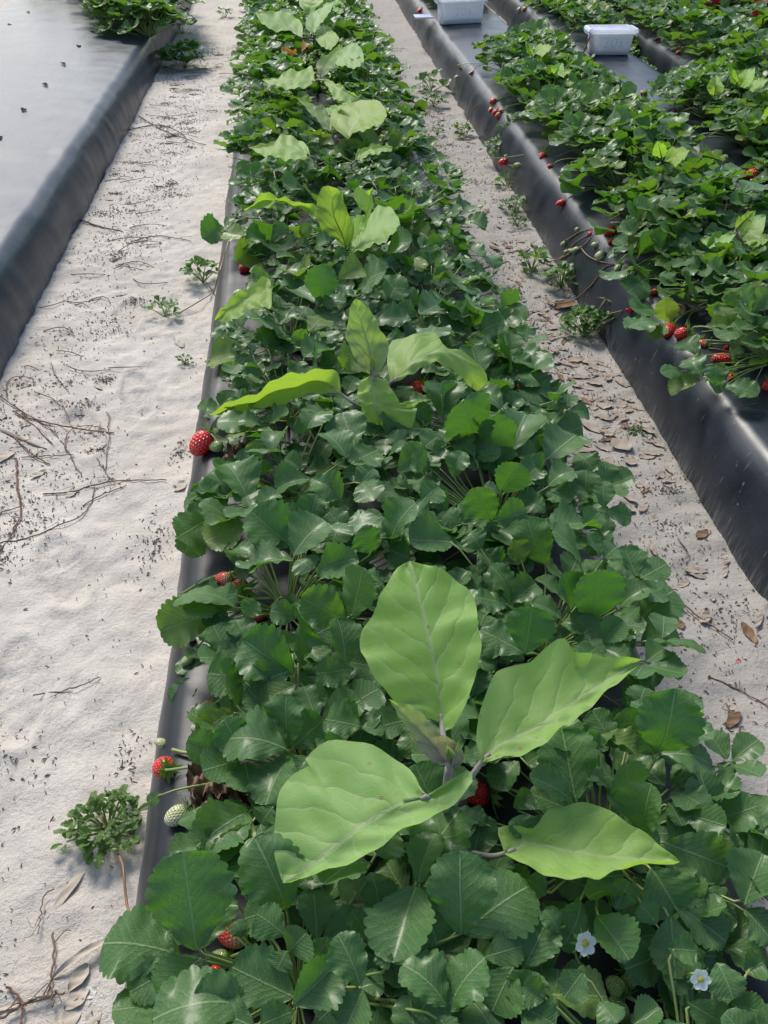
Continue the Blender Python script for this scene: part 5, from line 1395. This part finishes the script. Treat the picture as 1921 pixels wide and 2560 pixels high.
for i in range(290):
    x = rd.uniform(0.60, 0.93); y_ = rd.gauss(2.25, 0.5) if i < 230 else rd.uniform(0.9, 5.5)
    x += 0.012 * y_
    if surf(x, y_) > 0.0 or surf(x + .02, y_) > 0.0: continue
    if not 0.7 < y_ < 6.5: continue
    o = dead_leaf(x, y_, rd.uniform(.018, .065), rd.uniform(.008, .024), rd.uniform(0, 6.28), seed=100 + i, mat=('dry', 'dry', 'bark', 'crisp')[i % 4 if i % 12 != 3 else 2], curl=rd.uniform(.0, .22), z=0.003 + 0.006 * rd.random())
    tag(o, 'pale brown dead leaf flat on the sand among many in the right aisle', 'dead leaf', grp)
p = hit(B2, 1420, 745); o = dead_leaf(p[0], p[1], 0.085, 0.06, 0.3, seed=77, curl=.3, z=0.02, mat='crisp'); tag(o, 'broad tan-brown dead leaf at the foot of the black bed beside a long runner', 'dead leaf')
p = hit(A3, 775, 105); o = dead_leaf(p[0], p[1], 0.085, 0.024, R(115), seed=5, curl=.2, mat='palel'); tag(o, 'pale straw-coloured leaf on clean sand beside the middle bed', 'dead leaf')
p = hit(A5, 315, 940); o = dead_leaf(p[0], p[1], 0.12, 0.014, R(62), seed=6, mat='palel', curl=.1); tag(o, 'long pale strap-shaped dry leaf under the withered runner plant', 'dead leaf')
p = hit(A5, 360, 1265); o = dead_leaf(p[0], p[1], 0.095, 0.012, R(33), seed=8, mat='palel', curl=.6); tag(o, 'rolled pale dry leaf near the bottom left, pointing at the film edge', 'dead leaf')
p = hit(A5, 340, 1350); o = dead_leaf(p[0], p[1], 0.04, 0.022, R(60), seed=9, mat='palel', curl=.5); tag(o, 'folded tan dry leaf beside the rolled one at the bottom left', 'dead leaf')
for k, (x, y_, L, W, a) in enumerate(((130, 1440, .15, .016, 14), (300, 1520, .07, .035, 70), (400, 1510, .05, .03, 100), (330, 1440, .055, .03, 40), (250, 1500, .05, .035, 10))):
    p = hit(A5, x, y_); o = dead_leaf(p[0], p[1], L * .7, W * .7, R(a), seed=20 + k, curl=.15, mat='palel'); tag(o, 'tan dead leaf in the heap at the bottom left corner', 'dead leaf', 'dead leaves heaped at the bottom left')
for k, (x, y_, L, W, a) in enumerate(((50, 950, .06, .035, 60), (20, 620, .03, .03, 0), (70, 680, .03, .02, 30), (325, 1090, .045, .02, 40), (600, 1260, .035, .02, 50), (215, 690, .03, .016, 10), (190, 230, .06, .012, 90), (140, 450, .04, .01, 95), (190, 1090, .03, .014, 80), (1500, 1220, .05, .03, 60), (1500, 20, .05, .015, 110))):
    p = hit(Z4, x, y_); o = dead_leaf(p[0], p[1], L, W, R(a), seed=40 + k, curl=.3, mat='palel'); tag(o, 'pale dead leaf among the twigs by the left bed', 'dead leaf', 'dead leaves among the twigs of the left aisle')
for k in range(16):
    y_ = rd.uniform(2.0, 6.5); o = dead_leaf(rd.uniform(-.88, -.58) , y_, rd.uniform(.03, .06), rd.uniform(.008, .02), rd.uniform(0, 6), seed=60 + k, curl=.3, mat='palel')
    tag(o, 'pale dead leaf among the twigs by the left bed', 'dead leaf', 'dead leaves among the twigs of the left aisle')

# the crumpled brown leaf on the middle bed
def crumpled(x0, y0, x1, y1, w_, z, seed, label, mat='crisp', cr=A5):
    B = cr.p(x0, y0, z); T = cr.p(x1, y1, z + 0.01); mb = MB()
    W = w_ / cr.k * S(B)[2] / _f
    leaflet(mb, B, T, W, up=(0.1, -0.2, 1), fold=0.25, cup=-.3, arch=.2, wav=.16, hi=0, seed=seed)
    V = mb.v[0]; V[:, 2] += 0.012 * np.sin(V[:, 0] * 210 + seed) * np.sin(V[:, 1] * 170) + 0.005 * np.sin(V[:, 0] * 520 + V[:, 1] * 400)
    return mb


mb = crumpled(1110, 560, 820, 480, 190, 0.225, 3, '')
mb2 = crumpled(1090, 600, 830, 590, 110, 0.215, 8, '')
mb.add(mb2.v[0], mb2.f, mb2.uv[0])
o = mb.obj('dry_leaf', M['crisp'], smooth=True)
tag(o, 'large crumpled dark brown dead leaf on the film between two fruit stalks', 'dead leaf')
mb = crumpled(930, 640, 1110, 660, 80, 0.208, 5, ''); tag(mb.obj('dry_leaf', M['crisp']), 'flat brown dead leaf beneath the thick pale fruit stalk', 'dead leaf')
mb = crumpled(905, 250, 815, 205, 60, 0.215, 6, ''); tag(mb.obj('dry_leaf', M['dry']), 'curled spotted tan leaf beside a small calyx on the left shoulder of the middle bed', 'dead leaf')
mb = crumpled(1115, 530, 960, 630, 60, 0.215, 6, '', cr=A3); tag(mb.obj('dry_leaf', M['crisp']), 'orange-brown dead leaf beside the big overhanging strawberry', 'dead leaf')
pl = nearest(C1.p(860, 1280, .25), RA)
B = C1.p(855, 1290, .255); T = C1.p(850, 1095, .33)
mb = MB(); leaflet(mb, B, T, 0.062, up=norm(CO - B), fold=.15, arch=.1, wav=.05, hi=0, tint=(1, .95, .5), seed=4); o = mb.obj('withered_leaf', M['leaf'], pl); o['label'] = 'yellowing leaflet'
mb = MB(); leaflet(mb, B + [0.008, 0, 0.004], C1.p(925, 1140, .315), 0.052, up=norm(CO - B), fold=-.2, arch=-.1, wav=.12, hi=0, seed=9); o = mb.obj('withered_leaf', M['crisp'], pl); o['label'] = 'crisp brown leaflet'

TW = [
 (Z4, [(0, 440), (150, 540), (340, 660), (460, 740), (560, 890), (690, 1110)], .0016, 'long brown dead runner crossing the litter from the left bed'),
 (Z4, [(150, 600), (400, 660), (700, 710), (950, 750)], .0020, 'straight red-brown twig lying across the other runners'),
 (Z4, [(360, 1260), (600, 1240), (780, 1190), (1000, 1160), (1390, 1170)], .0017, 'dark twig pointing across clean sand to the middle bed'),
 (Z4, [(0, 1665), (250, 1620), (500, 1540), (680, 1450), (770, 1320), (785, 1200)], .0015, 'long thin dead runner curving up from the left photo edge'),
 (Z4, [(140, 960), (150, 1200), (180, 1400), (130, 1540), (70, 1640), (20, 1730)], .0022, 'wavy tan dead runner by the left photo edge, running towards the camera'),
 (Z4, [(690, 1365), (850, 1270), (1060, 1210)], .0014, 'thin grey twig just below the dark pointing twig'),
 (Z4, [(290, 410), (450, 480), (560, 590), (580, 650)], .0013, 'short hooked dead runner above the straight red-brown twig'),
 (Z4, [(550, 890), (560, 760), (640, 690), (780, 680), (890, 740)], .0014, 'arched dead runner looping round the red-brown twig'),
 (Z4, [(60, 440), (60, 330), (120, 275), (250, 280), (300, 330)], .0013, 'hooked runner right beside the left bed edge'),
 (Z4, [(110, 570), (230, 640), (370, 760), (440, 850)], .0014, 'dead runner ending in a dark knot beside the bark strip'),
 (Z4, [(420, 150), (480, 280), (570, 410)], .0010, 'thin grey straw on clean sand'),
 (Z4, [(880, 570), (910, 600), (900, 680), (910, 800), (890, 940), (880, 1050)], .0012, 'upright-lying pale runner right of the litter'),
 (Z4, [(0, 1400), (100, 1375), (210, 1345)], .0012, 'straight grey stick at the left photo edge'),
 (Z4, [(120, 780), (260, 920), (420, 1000)], .0020, 'thick brown runner under the bark strip'),
 (Z4, [(180, 950), (400, 935), (620, 945)], .0014, 'dark thin twig below the bark strip'),
 (Z4, [(780, 930), (860, 1040), (920, 1150)], .0011, 'thin twig leaning down to the dark pointing twig'),
 (A5, [(140, 135), (300, 115), (410, 80), (435, 60)], .0013, 'single thin twig with a knotted end on bare sand'),
 (A5, [(235, 970), (185, 1020), (165, 1170)], .0011, 'bent wiry stem near the strap-shaped leaf'),
 (A5, [(230, 1160), (235, 1250), (215, 1400), (230, 1480)], .0018, 'knotted dark stem in the bottom left litter'),
 (A5, [(30, 1400), (90, 1450), (95, 1560)], .0020, 'thick tan stem in the bottom left corner'),
 (A5, [(0, 1535), (140, 1450), (290, 1420)], .0022, 'dark stick in the bottom left corner'),
 (A1, [(560, 560), (690, 540), (790, 580), (800, 620), (720, 610)], .0020, 'looped dead runner far up the left aisle'),
 (A1, [(600, 500), (700, 560), (800, 600), (890, 628)], .0020, 'long runner beside the looped one, far up the left aisle'),
 (A1, [(350, 950), (430, 980), (530, 1000)], .0028, 'thick dark stick beside the left bed'),
 (A1, [(570, 1045), (680, 1025), (830, 1050)], .0016, 'thin twig reaching to mid aisle'),
 (A4, [(1160, 1060), (1260, 1200), (1370, 1300), (1500, 1390)], .0018, 'long red-brown stem lying down the right aisle'),
 (A4, [(1270, 960), (1310, 1020), (1300, 1040)], .0014, 'short dark twig in the right aisle'),
 (A6, [(1480, 170), (1530, 280), (1510, 360)], .0013, 'curved twig in the right aisle beside the middle bed'),
 (A6, [(1400, 60), (1560, 130), (1660, 200)], .0014, 'thin straight twig at the right photo edge'),
]
for cr, pts, r, lab in TW:
    k = 1.0
    pp = [hit(cr, a, b, 0.004) for a, b in pts]
    pp = [np.array([a_[0], a_[1], max(a_[2], ground_z(a_[0], a_[1]) + 0.002 + 0.003 * rd.random())]) for a_ in pp]
    base = pp[0]
    mb = MB(); rr = r * (0.75 + 0.11 * (S(base)[2]))
    c = crom(pp, 5 * len(pp)); c[:, :2] += np.array([[rd.gauss(0, .0012), rd.gauss(0, .0012)] for _ in c])
    tube(mb, c, [rr * 1.1, rr * 0.8], 6, len(c) * 2)
    for q_ in range(2):          # side stubs
        i = rd.randint(2, len(c) - 2); tube(mb, [c[i], c[i] + [rd.uniform(-.02, .02), rd.uniform(-.02, .02), .006], c[i] + [rd.uniform(-.03, .03), rd.uniform(-.03, .03), .002]], [rr * .6, rr * .3], 5)
    tag(mb.obj('dead_runner', M['twig']), lab, 'twig')
p0, p1, p2 = hit(Z4, -40, 705), hit(Z4, 200, 815), hit(Z4, 390, 885)
mb = MB(); tube(mb, [p0 + [0, 0, .008], p1 + [0, 0, .009], p2 + [0, 0, .006]], [.0065, .006, .002], 8, 14)
mb.v[0][:, 2] = 0.004 + (mb.v[0][:, 2] - 0.004) * 0.7
tag(mb.obj('bark_strip', M['bark']), 'pale grey strip of bark at the left photo edge under the runners', 'bark')
for i in range(46):
    y_ = rd.uniform(1.9, 7.5); x = rd.uniform(-.88, -.55); L = rd.uniform(.05, .2); a = rd.uniform(-.6, .6); k = rd.uniform(-.4, .4) * L
    if y_ > 5.5: x = rd.uniform(-.85, -.4)
    g_ = ground_z(x, y_)
    c = [np.array([x + L * (t - .5) * math.cos(a) - k * math.sin(math.pi * t) * math.sin(a), y_ + L * (t - .5) * math.sin(a) + k * math.sin(math.pi * t) * math.cos(a), g_ + .001 + .007 * math.sin(math.pi * t)]) for t in (0, .25, .5, .75, 1)]
    mb = MB(); tube(mb, c, [.0017, .0012], 5, 12)
    tag(mb.obj('dead_runner', M['twig']), 'thin dead runner in the tangle along the left bed, far up the aisle', 'twig', 'tangle of dead runners along the left bed')

# fine broken litter nobody could count
mb = MB()
cl = [(-.85, 1.75, .06, 420), (-.82, 2.0, .09, 420), (-.72, 1.55, .06, 260), (-.86, 1.35, .07, 340), (-.66, 1.72, .07, 300), (-.75, 2.6, .10, 420), (-.72, 3.4, .12, 620), (-.74, 3.95, .12, 620), (-.7, 4.7, .14, 620), (-.7, 5.6, .15, 520), (-.68, 6.6, .2, 520), (-.6, 7.6, .2, 300),
      (-.60, 0.62, .07, 300), (-.52, .52, .05, 220), (-.88, .98, .05, 220), (.78, 2.3, .12, 420), (.80, 1.8, .12, 420), (.74, 1.3, .10, 260), (.80, 3.1, .12, 300), (-.375, 1.52, .03, 200), (.75, 4.2, .12, 300), (.80, 5.2, .12, 300), (-.345, 1.9, .02, 120), (.72, 1.05, .10, 200), (-.36, 0.95, .02, 100)]
rr_ = np.random.default_rng(4)
pts = []
for cx_, cy_, s_, n_ in cl:
    pts += [(cx_ + rr_.normal() * s_ * .8, cy_ + rr_.normal() * s_ * 1.6) for _ in range(int(n_ * .6))]
pts += [(rr_.uniform(-.9, -.3), rr_.uniform(.4, 7.5)) for _ in range(900)] + [(rr_.uniform(.55, .95), rr_.uniform(.6, 6)) for _ in range(2000)]
for _ in range(120):
    cx_, cy_, s_ = (rr_.uniform(-.9, -.5) if rr_.random() < .6 else rr_.uniform(.6, .93)), rr_.uniform(.5, 7.5), rr_.uniform(.010, .035)
    pts += [(cx_ + rr_.normal() * s_ * 1.5, cy_ + rr_.normal() * s_) for _ in range(int(rr_.uniform(25, 90)))]
for x, y_ in pts:
    if surf(x, y_) > 0.004 or x < -0.91: continue
    L = (.002 + .010 * rr_.random() ** 2.5) * (1 + .06 * y_); W = rr_.uniform(.0010, .0022) * (1 + .06 * y_); a = rr_.uniform(0, 6.28); z = ground_z(x, y_) - 0.0006
    ca, sa = math.cos(a), math.sin(a)
    hgt_ = rr_.uniform(.001, .003)
    V = [(-L / 2, -W / 2, 0), (L / 2, -W / 3, hgt_), (L / 2, W / 3, hgt_), (-L / 2, W / 2, 0), (0, 0, hgt_ * 1.8 + .001)]
    V = [(x + p_[0] * ca - p_[1] * sa, y_ + p_[0] * sa + p_[1] * ca, z + p_[2]) for p_ in V]
    mb.add(V, [(0, 1, 4), (1, 2, 4), (2, 3, 4), (3, 0, 4)])
o = mb.obj('litter', M['bit'], smooth=False)
tag(o, 'fine dark broken plant litter scattered over the sand of both aisles', 'litter', kind='stuff')

# ------------------------------------------------------------------ storage containers
q = NT('milky_plastic')
col_ = (0.90, 0.91, 0.92)
sh = q.pbr(col_, 0.30, q.bump(q.noise(q.coord('Object'), 60, 2), 0.05, 0.002), 0.5)
tr = q.n('BsdfTranslucent'); tr.inputs[0].default_value = (0.92, 0.93, 0.94, 1)
tp = q.n('BsdfTransparent'); tp.inputs[0].default_value = (0.85, 0.9, 0.95, 1)
m1 = q.n('MixShader'); m1.inputs[0].default_value = 0.65; q.l(sh, m1.inputs[1]); q.l(tr.outputs[0], m1.inputs[2])
m2 = q.n('MixShader'); m2.inputs[0].default_value = 0.22; q.l(m1.outputs[0], m2.inputs[1]); q.l(tp.outputs[0], m2.inputs[2])
M['milky'] = q.done(m2.outputs[0])
M['clip'] = simple('pale_blue_clip', (0.58, 0.70, 0.90), 0.3, 0.5, scale=5, col2=(0.64, 0.75, 0.92))
M['lidm'] = simple('blue_violet_lid', (0.26, 0.25, 0.46), 0.3, 0.5, scale=12, col2=(0.50, 0.53, 0.70))
M['ink'] = simple('marker_ink', (0.52, 0.54, 0.62), 0.7, 0.2, scale=5, col2=(0.20, 0.20, 0.30))
M['card'] = simple('brown_board', (0.36, 0.13, 0.06), 0.7, 0.3, scale=30, col2=(0.48, 0.20, 0.09))
M['pink'] = simple('pink_card', (0.62, 0.33, 0.32), 0.6, 0.3, scale=30, col2=(0.5, 0.3, 0.3))
M['stuffw'] = simple('pale_contents', (0.72, 0.70, 0.62), 0.7, 0.3, scale=30, col2=(0.60, 0.60, 0.55))
M['red'] = simple('red_plastic_crate', (0.52, 0.020, 0.022), 0.35, 0.5, scale=14, col2=(0.60, 0.035, 0.035))


def rring(wx, wy, r, z, n=6):
    out = []
    for cx_, cy_, a0 in ((wx - r, wy - r, 0), (-wx + r, wy - r, 90), (-wx + r, -wy + r, 180), (wx - r, -wy + r, 270)):
        for k in range(n + 1):
            a = R(a0 + 90 * k / n); out.append((cx_ + r * math.cos(a), cy_ + r * math.sin(a), z))
    return out


def loft(mb, rings, cap0=True, cap1=False):
    n = len(rings[0]); V = [v for r in rings for v in r]
    F = [(i * n + k, i * n + (k + 1) % n, (i + 1) * n + (k + 1) % n, (i + 1) * n + k) for i in range(len(rings) - 1) for k in range(n)]
    if cap0: F.append(tuple(range(n - 1, -1, -1)))
    if cap1: F.append(tuple((len(rings) - 1) * n + k for k in range(n)))
    mb.add(V, F)


def local(o_parent, mb, name, mat, smooth=False):
    o = bpy.data.objects.new(name, mb.mesh(name, M[mat], smooth)); return link(o, o_parent)


GLY = {'2': [[(0, .8), (.15, 1), (.45, 1), (.55, .75), (.4, .45), (0, 0), (.3, .08), (.6, 0)]], '0': [[(.3, 1), (.05, .75), (.0, .35), (.25, 0), (.5, .1), (.62, .5), (.5, .9), (.3, 1)]],
       '3': [[(0, .95), (.35, 1), (.5, .78), (.2, .55), (.5, .35), (.4, .05), (0, .0)]], 's': [[(.45, .62), (.15, .68), (.08, .48), (.4, .32), (.38, .08), (.0, .05)]]}


def container(p, ang, label, text, tw=0.40, bw=0.31, hgt=0.175, dep=0.18, tiltx=0.0):
    o = tag(empty('storage_container', p), label, 'storage container', 'translucent plastic containers standing on the beds')
    o.rotation_euler = (0, tiltx, ang)
    hb, ht, db, dt = bw / 2, bw / 2 + 0.010, dep / 2 - .016, dep / 2
    mb = MB()
    loft(mb, [rring(hb, db, .03, .002), rring(hb + .003, db + .003, .03, .012), rring(ht, dt, .03, hgt * .80)])
    loft(mb, [rring(ht - .002, dt - .002, .03, hgt * .80), rring(hb + .001, db + .001, .028, .015), rring(hb - .003, db - .003, .028, .006)], cap0=False, cap1=True)
    local(o, mb, 'tub', 'milky', True)
    mb = MB(); loft(mb, [rring(ht + .0, dt + .0, .03, hgt * .79), rring(ht + .016, dt + .014, .03, hgt * .80), rring(ht + .018, dt + .016, .03, hgt * .84), rring(ht + .001, dt + .001, .03, hgt * .85)], cap0=False)
    local(o, mb, 'rim', 'milky', True)
    mb = MB()
    loft(mb, [rring(ht + .012, dt + .012, .03, hgt * .852), rring(ht + .020, dt + .018, .03, hgt * .88), rring(ht + .020, dt + .018, .03, hgt * .98), rring(ht + .012, dt + .012, .028, hgt * 1.0), rring(ht + .004, dt + .004, .026, hgt * .985), rring(ht + .0, dt + .0, .026, hgt * .93)], cap0=False, cap1=True)
    lid = local(o, mb, 'lid', 'milky', True)
    mb = MB()
    loft(mb, [rring(ht - .012, dt - .012, .022, hgt * .935), rring(ht - .012, dt - .012, .022, hgt * .95), rring(ht - .02, dt - .02, .02, hgt * .955)], cap1=True)
    local(lid, mb, 'lid_panel', 'lidm', True)
    for s in (-1, 1):
        mb = MB()
        prof_ = [(ht + .012, hgt * 1.015), (ht + .024, hgt * 1.0), (ht + .028, hgt * .90), (ht + .022, hgt * .76), (ht + .017, hgt * .72), (ht + .018, hgt * .80), (ht + .019, hgt * .92), (ht + .012, hgt * .985)]
        V = [(s * x, y_, z) for y_ in (-dt * .82, dt * .82) for x, z in prof_]
        n = len(prof_); F = [(k, (k + 1) % n, n + (k + 1) % n, n + k) for k in range(n)] + [tuple(range(n)), tuple(range(2 * n - 1, n - 1, -1))]
        mb.add(V, F); local(o, mb, 'clip', 'clip')
    mb = MB(); loft(mb, [rring(hb - .012, db - .012, .02, .008), rring(hb - .008, db - .008, .02, hgt * .22), rring(hb - .03, db - .03, .02, hgt * .27)], cap1=True)
    local(o, mb, 'contents', 'stuffw', True)
    mb = MB(); x = -0.055
    for ch in text:
        sc = .05
        for st in GLY[ch]:
            pts_ = []
            for a, b in st:
                z = hgt * .33 + b * sc; yf = -(db + (dt - db) * (z / (hgt * .8))) - .0025
                pts_.append((x + a * sc, yf, z))
            tube(mb, pts_, .0009, 5, 22)
        x += .046
    local(o, mb, 'handwriting', 'ink', True)
    return o


pa = (P(1099, 65, .212) + P(1203, 64, .212)) / 2
container(pa + np.array([0.02, .13, .002]), R(3), 'translucent container marked 20s, on the bare end of the first black bed', '20s', bw=104 / _f * S(pa)[2], hgt=.178, tiltx=R(-1))
pb = (P(1487, 143, .212) + P(1582, 143, .212)) / 2
container(pb + np.array([0, .12, .002]), R(-3), 'translucent container marked 30s, on the grey film of the second bed', '30s', bw=95 / _f * S(pb)[2], hgt=.145)
# cards on top of the 20s container
for k, (dx, m_, lab) in enumerate(((-.10, 'card', 'dark card lying on the lid of the 20s container'), (-.045, 'pink', 'pink card lying on the lid of the 20s container'))):
    mb = MB(); mb.add([(a, b, c_) for c_ in (0, .004) for a, b in ((-.02, -.09), (.02, -.09), (.02, .09), (-.02, .09))], [(3, 2, 1, 0), (4, 5, 6, 7), (0, 1, 5, 4), (1, 2, 6, 5), (2, 3, 7, 6), (3, 0, 4, 7)])
    o = bpy.data.objects.new('card', mb.mesh('card', M[m_], False)); link(o); o.location = tuple(pa + np.array([dx + .02, .16, .189])); o.rotation_euler = (0, 0, R(6)); tag(o, lab, 'card')
# leaning board beside the 30s container, and the white strip and board beside the 20s one
def slab(pts, th, name, mat, label, cat):
    A_ = np.array(pts, float); n_ = norm(np.cross(A_[1] - A_[0], A_[3] - A_[0])) * th
    V = list(A_) + list(A_ + n_)
    mb = MB(); mb.add(V, [(3, 2, 1, 0), (4, 5, 6, 7), (0, 1, 5, 4), (1, 2, 6, 5), (2, 3, 7, 6), (3, 0, 4, 7)])
    return tag(mb.obj(name, M[mat], smooth=False), label, cat)


b0 = pb + np.array([-.20, .03, .0])
slab([b0, b0 + [.05, .12, 0], b0 + [.085, .12, .115], b0 + [.035, 0.0, .115]], .004, 'board', 'card', 'reddish-brown board leaning against the end of the 30s container', 'board')
c0 = P(1040, 48, .215)
slab([c0 + [0, 0, 0], c0 + [.13, .0, 0], c0 + [.13, .16, .004], c0 + [0, .16, .004]], .006, 'sheet', 'lidm', 'dull violet sheet with a white front edge, lying left of the 20s container', 'sheet')
slab([c0 + [-.01, -.008, .001], c0 + [.135, -.008, .001], c0 + [.135, -.001, .001], c0 + [-.01, -.001, .001]], .012, 'strip', 'stuffw', 'white strip along the front edge of the violet sheet by the 20s container', 'strip')


def crate(p, ang, label, lx=.34, ly=.24, h=.20):
    o = tag(empty('picking_crate', p), label, 'crate', 'red picking crates standing among the strawberries'); o.rotation_euler = (0, 0, ang)
    mb = MB(); loft(mb, [rring(lx / 2 - .03, ly / 2 - .03, .015, 0), rring(lx / 2, ly / 2, .015, h), rring(lx / 2 - .006, ly / 2 - .006, .012, h), rring(lx / 2 - .036, ly / 2 - .036, .012, .006)], cap1=True)
    local(o, mb, 'crate_body', 'red')
    mb = MB()
    for s in (-1, 1):
        for k in range(11):
            x = (-.5 + (k + .5) / 11) * (lx - .06)
            for q_ in range(1):
                y0, y1 = s * (ly / 2 - .03), s * (ly / 2 + .006)
                w2 = .006
                V = [(x - w2, y0, .002), (x + w2, y0, .002), (x + w2 * 1.2, y1, h), (x - w2 * 1.2, y1, h), (x - w2, y0 + s * .009, .002), (x + w2, y0 + s * .009, .002), (x + w2 * 1.2, y1 + s * .006, h), (x - w2 * 1.2, y1 + s * .006, h)]
                mb.add(V, [(0, 1, 2, 3), (4, 7, 6, 5), (0, 4, 5, 1), (1, 5, 6, 2), (2, 6, 7, 3), (3, 7, 4, 0)])
        for k in range(7):
            y_ = (-.5 + (k + .5) / 7) * (ly - .06)
            x0, x1 = s * (lx / 2 - .03), s * (lx / 2 + .006); w2 = .006
            V = [(x0, y_ - w2, .002), (x0, y_ + w2, .002), (x1, y_ + w2, h), (x1, y_ - w2, h), (x0 + s * .009, y_ - w2, .002), (x0 + s * .009, y_ + w2, .002), (x1 + s * .006, y_ + w2, h), (x1 + s * .006, y_ - w2, h)]
            mb.add(V, [(0, 1, 2, 3), (4, 7, 6, 5), (0, 4, 5, 1), (1, 5, 6, 2), (2, 6, 7, 3), (3, 7, 4, 0)])
    local(o, mb, 'ribs', 'red')
    mb = MB(); loft(mb, [rring(lx / 2 - .002, ly / 2 - .002, .016, h), rring(lx / 2 + .014, ly / 2 + .014, .02, h), rring(lx / 2 + .014, ly / 2 + .014, .02, h + .012), rring(lx / 2 - .002, ly / 2 - .002, .016, h + .012)], cap0=False)
    local(o, mb, 'rim', 'red')
    return o


crate(CR[0], R(-35), 'red ribbed picking crate at the top, left one of two half sunk in the leaves')
crate(CR[1], R(-35), 'red ribbed picking crate at the top, right one of two, its long rim sticking out')
crate(CR[2], R(10), 'red picking crate cut by the right photo edge, beside the bare grey patch')
# red fallen fruit scrap on the sand
p = hit(A4, 1527, 1485); o = dead_leaf(p[0], p[1], .014, .009, .8, seed=3, name='fruit_scrap', mat='red'); tag(o, 'tiny red fruit scrap on the sand of the right aisle', 'fruit scrap')
p = hit(A5, 385, 1415); o = dead_leaf(p[0], p[1], .022, .016, .5, seed=4, name='paper_scrap', mat='petal'); tag(o, 'small white paper scrap at the bottom left beside dry leaves', 'scrap')
for o in list(bpy.data.objects):
    if o.get('crown') is not None: del o['crown']
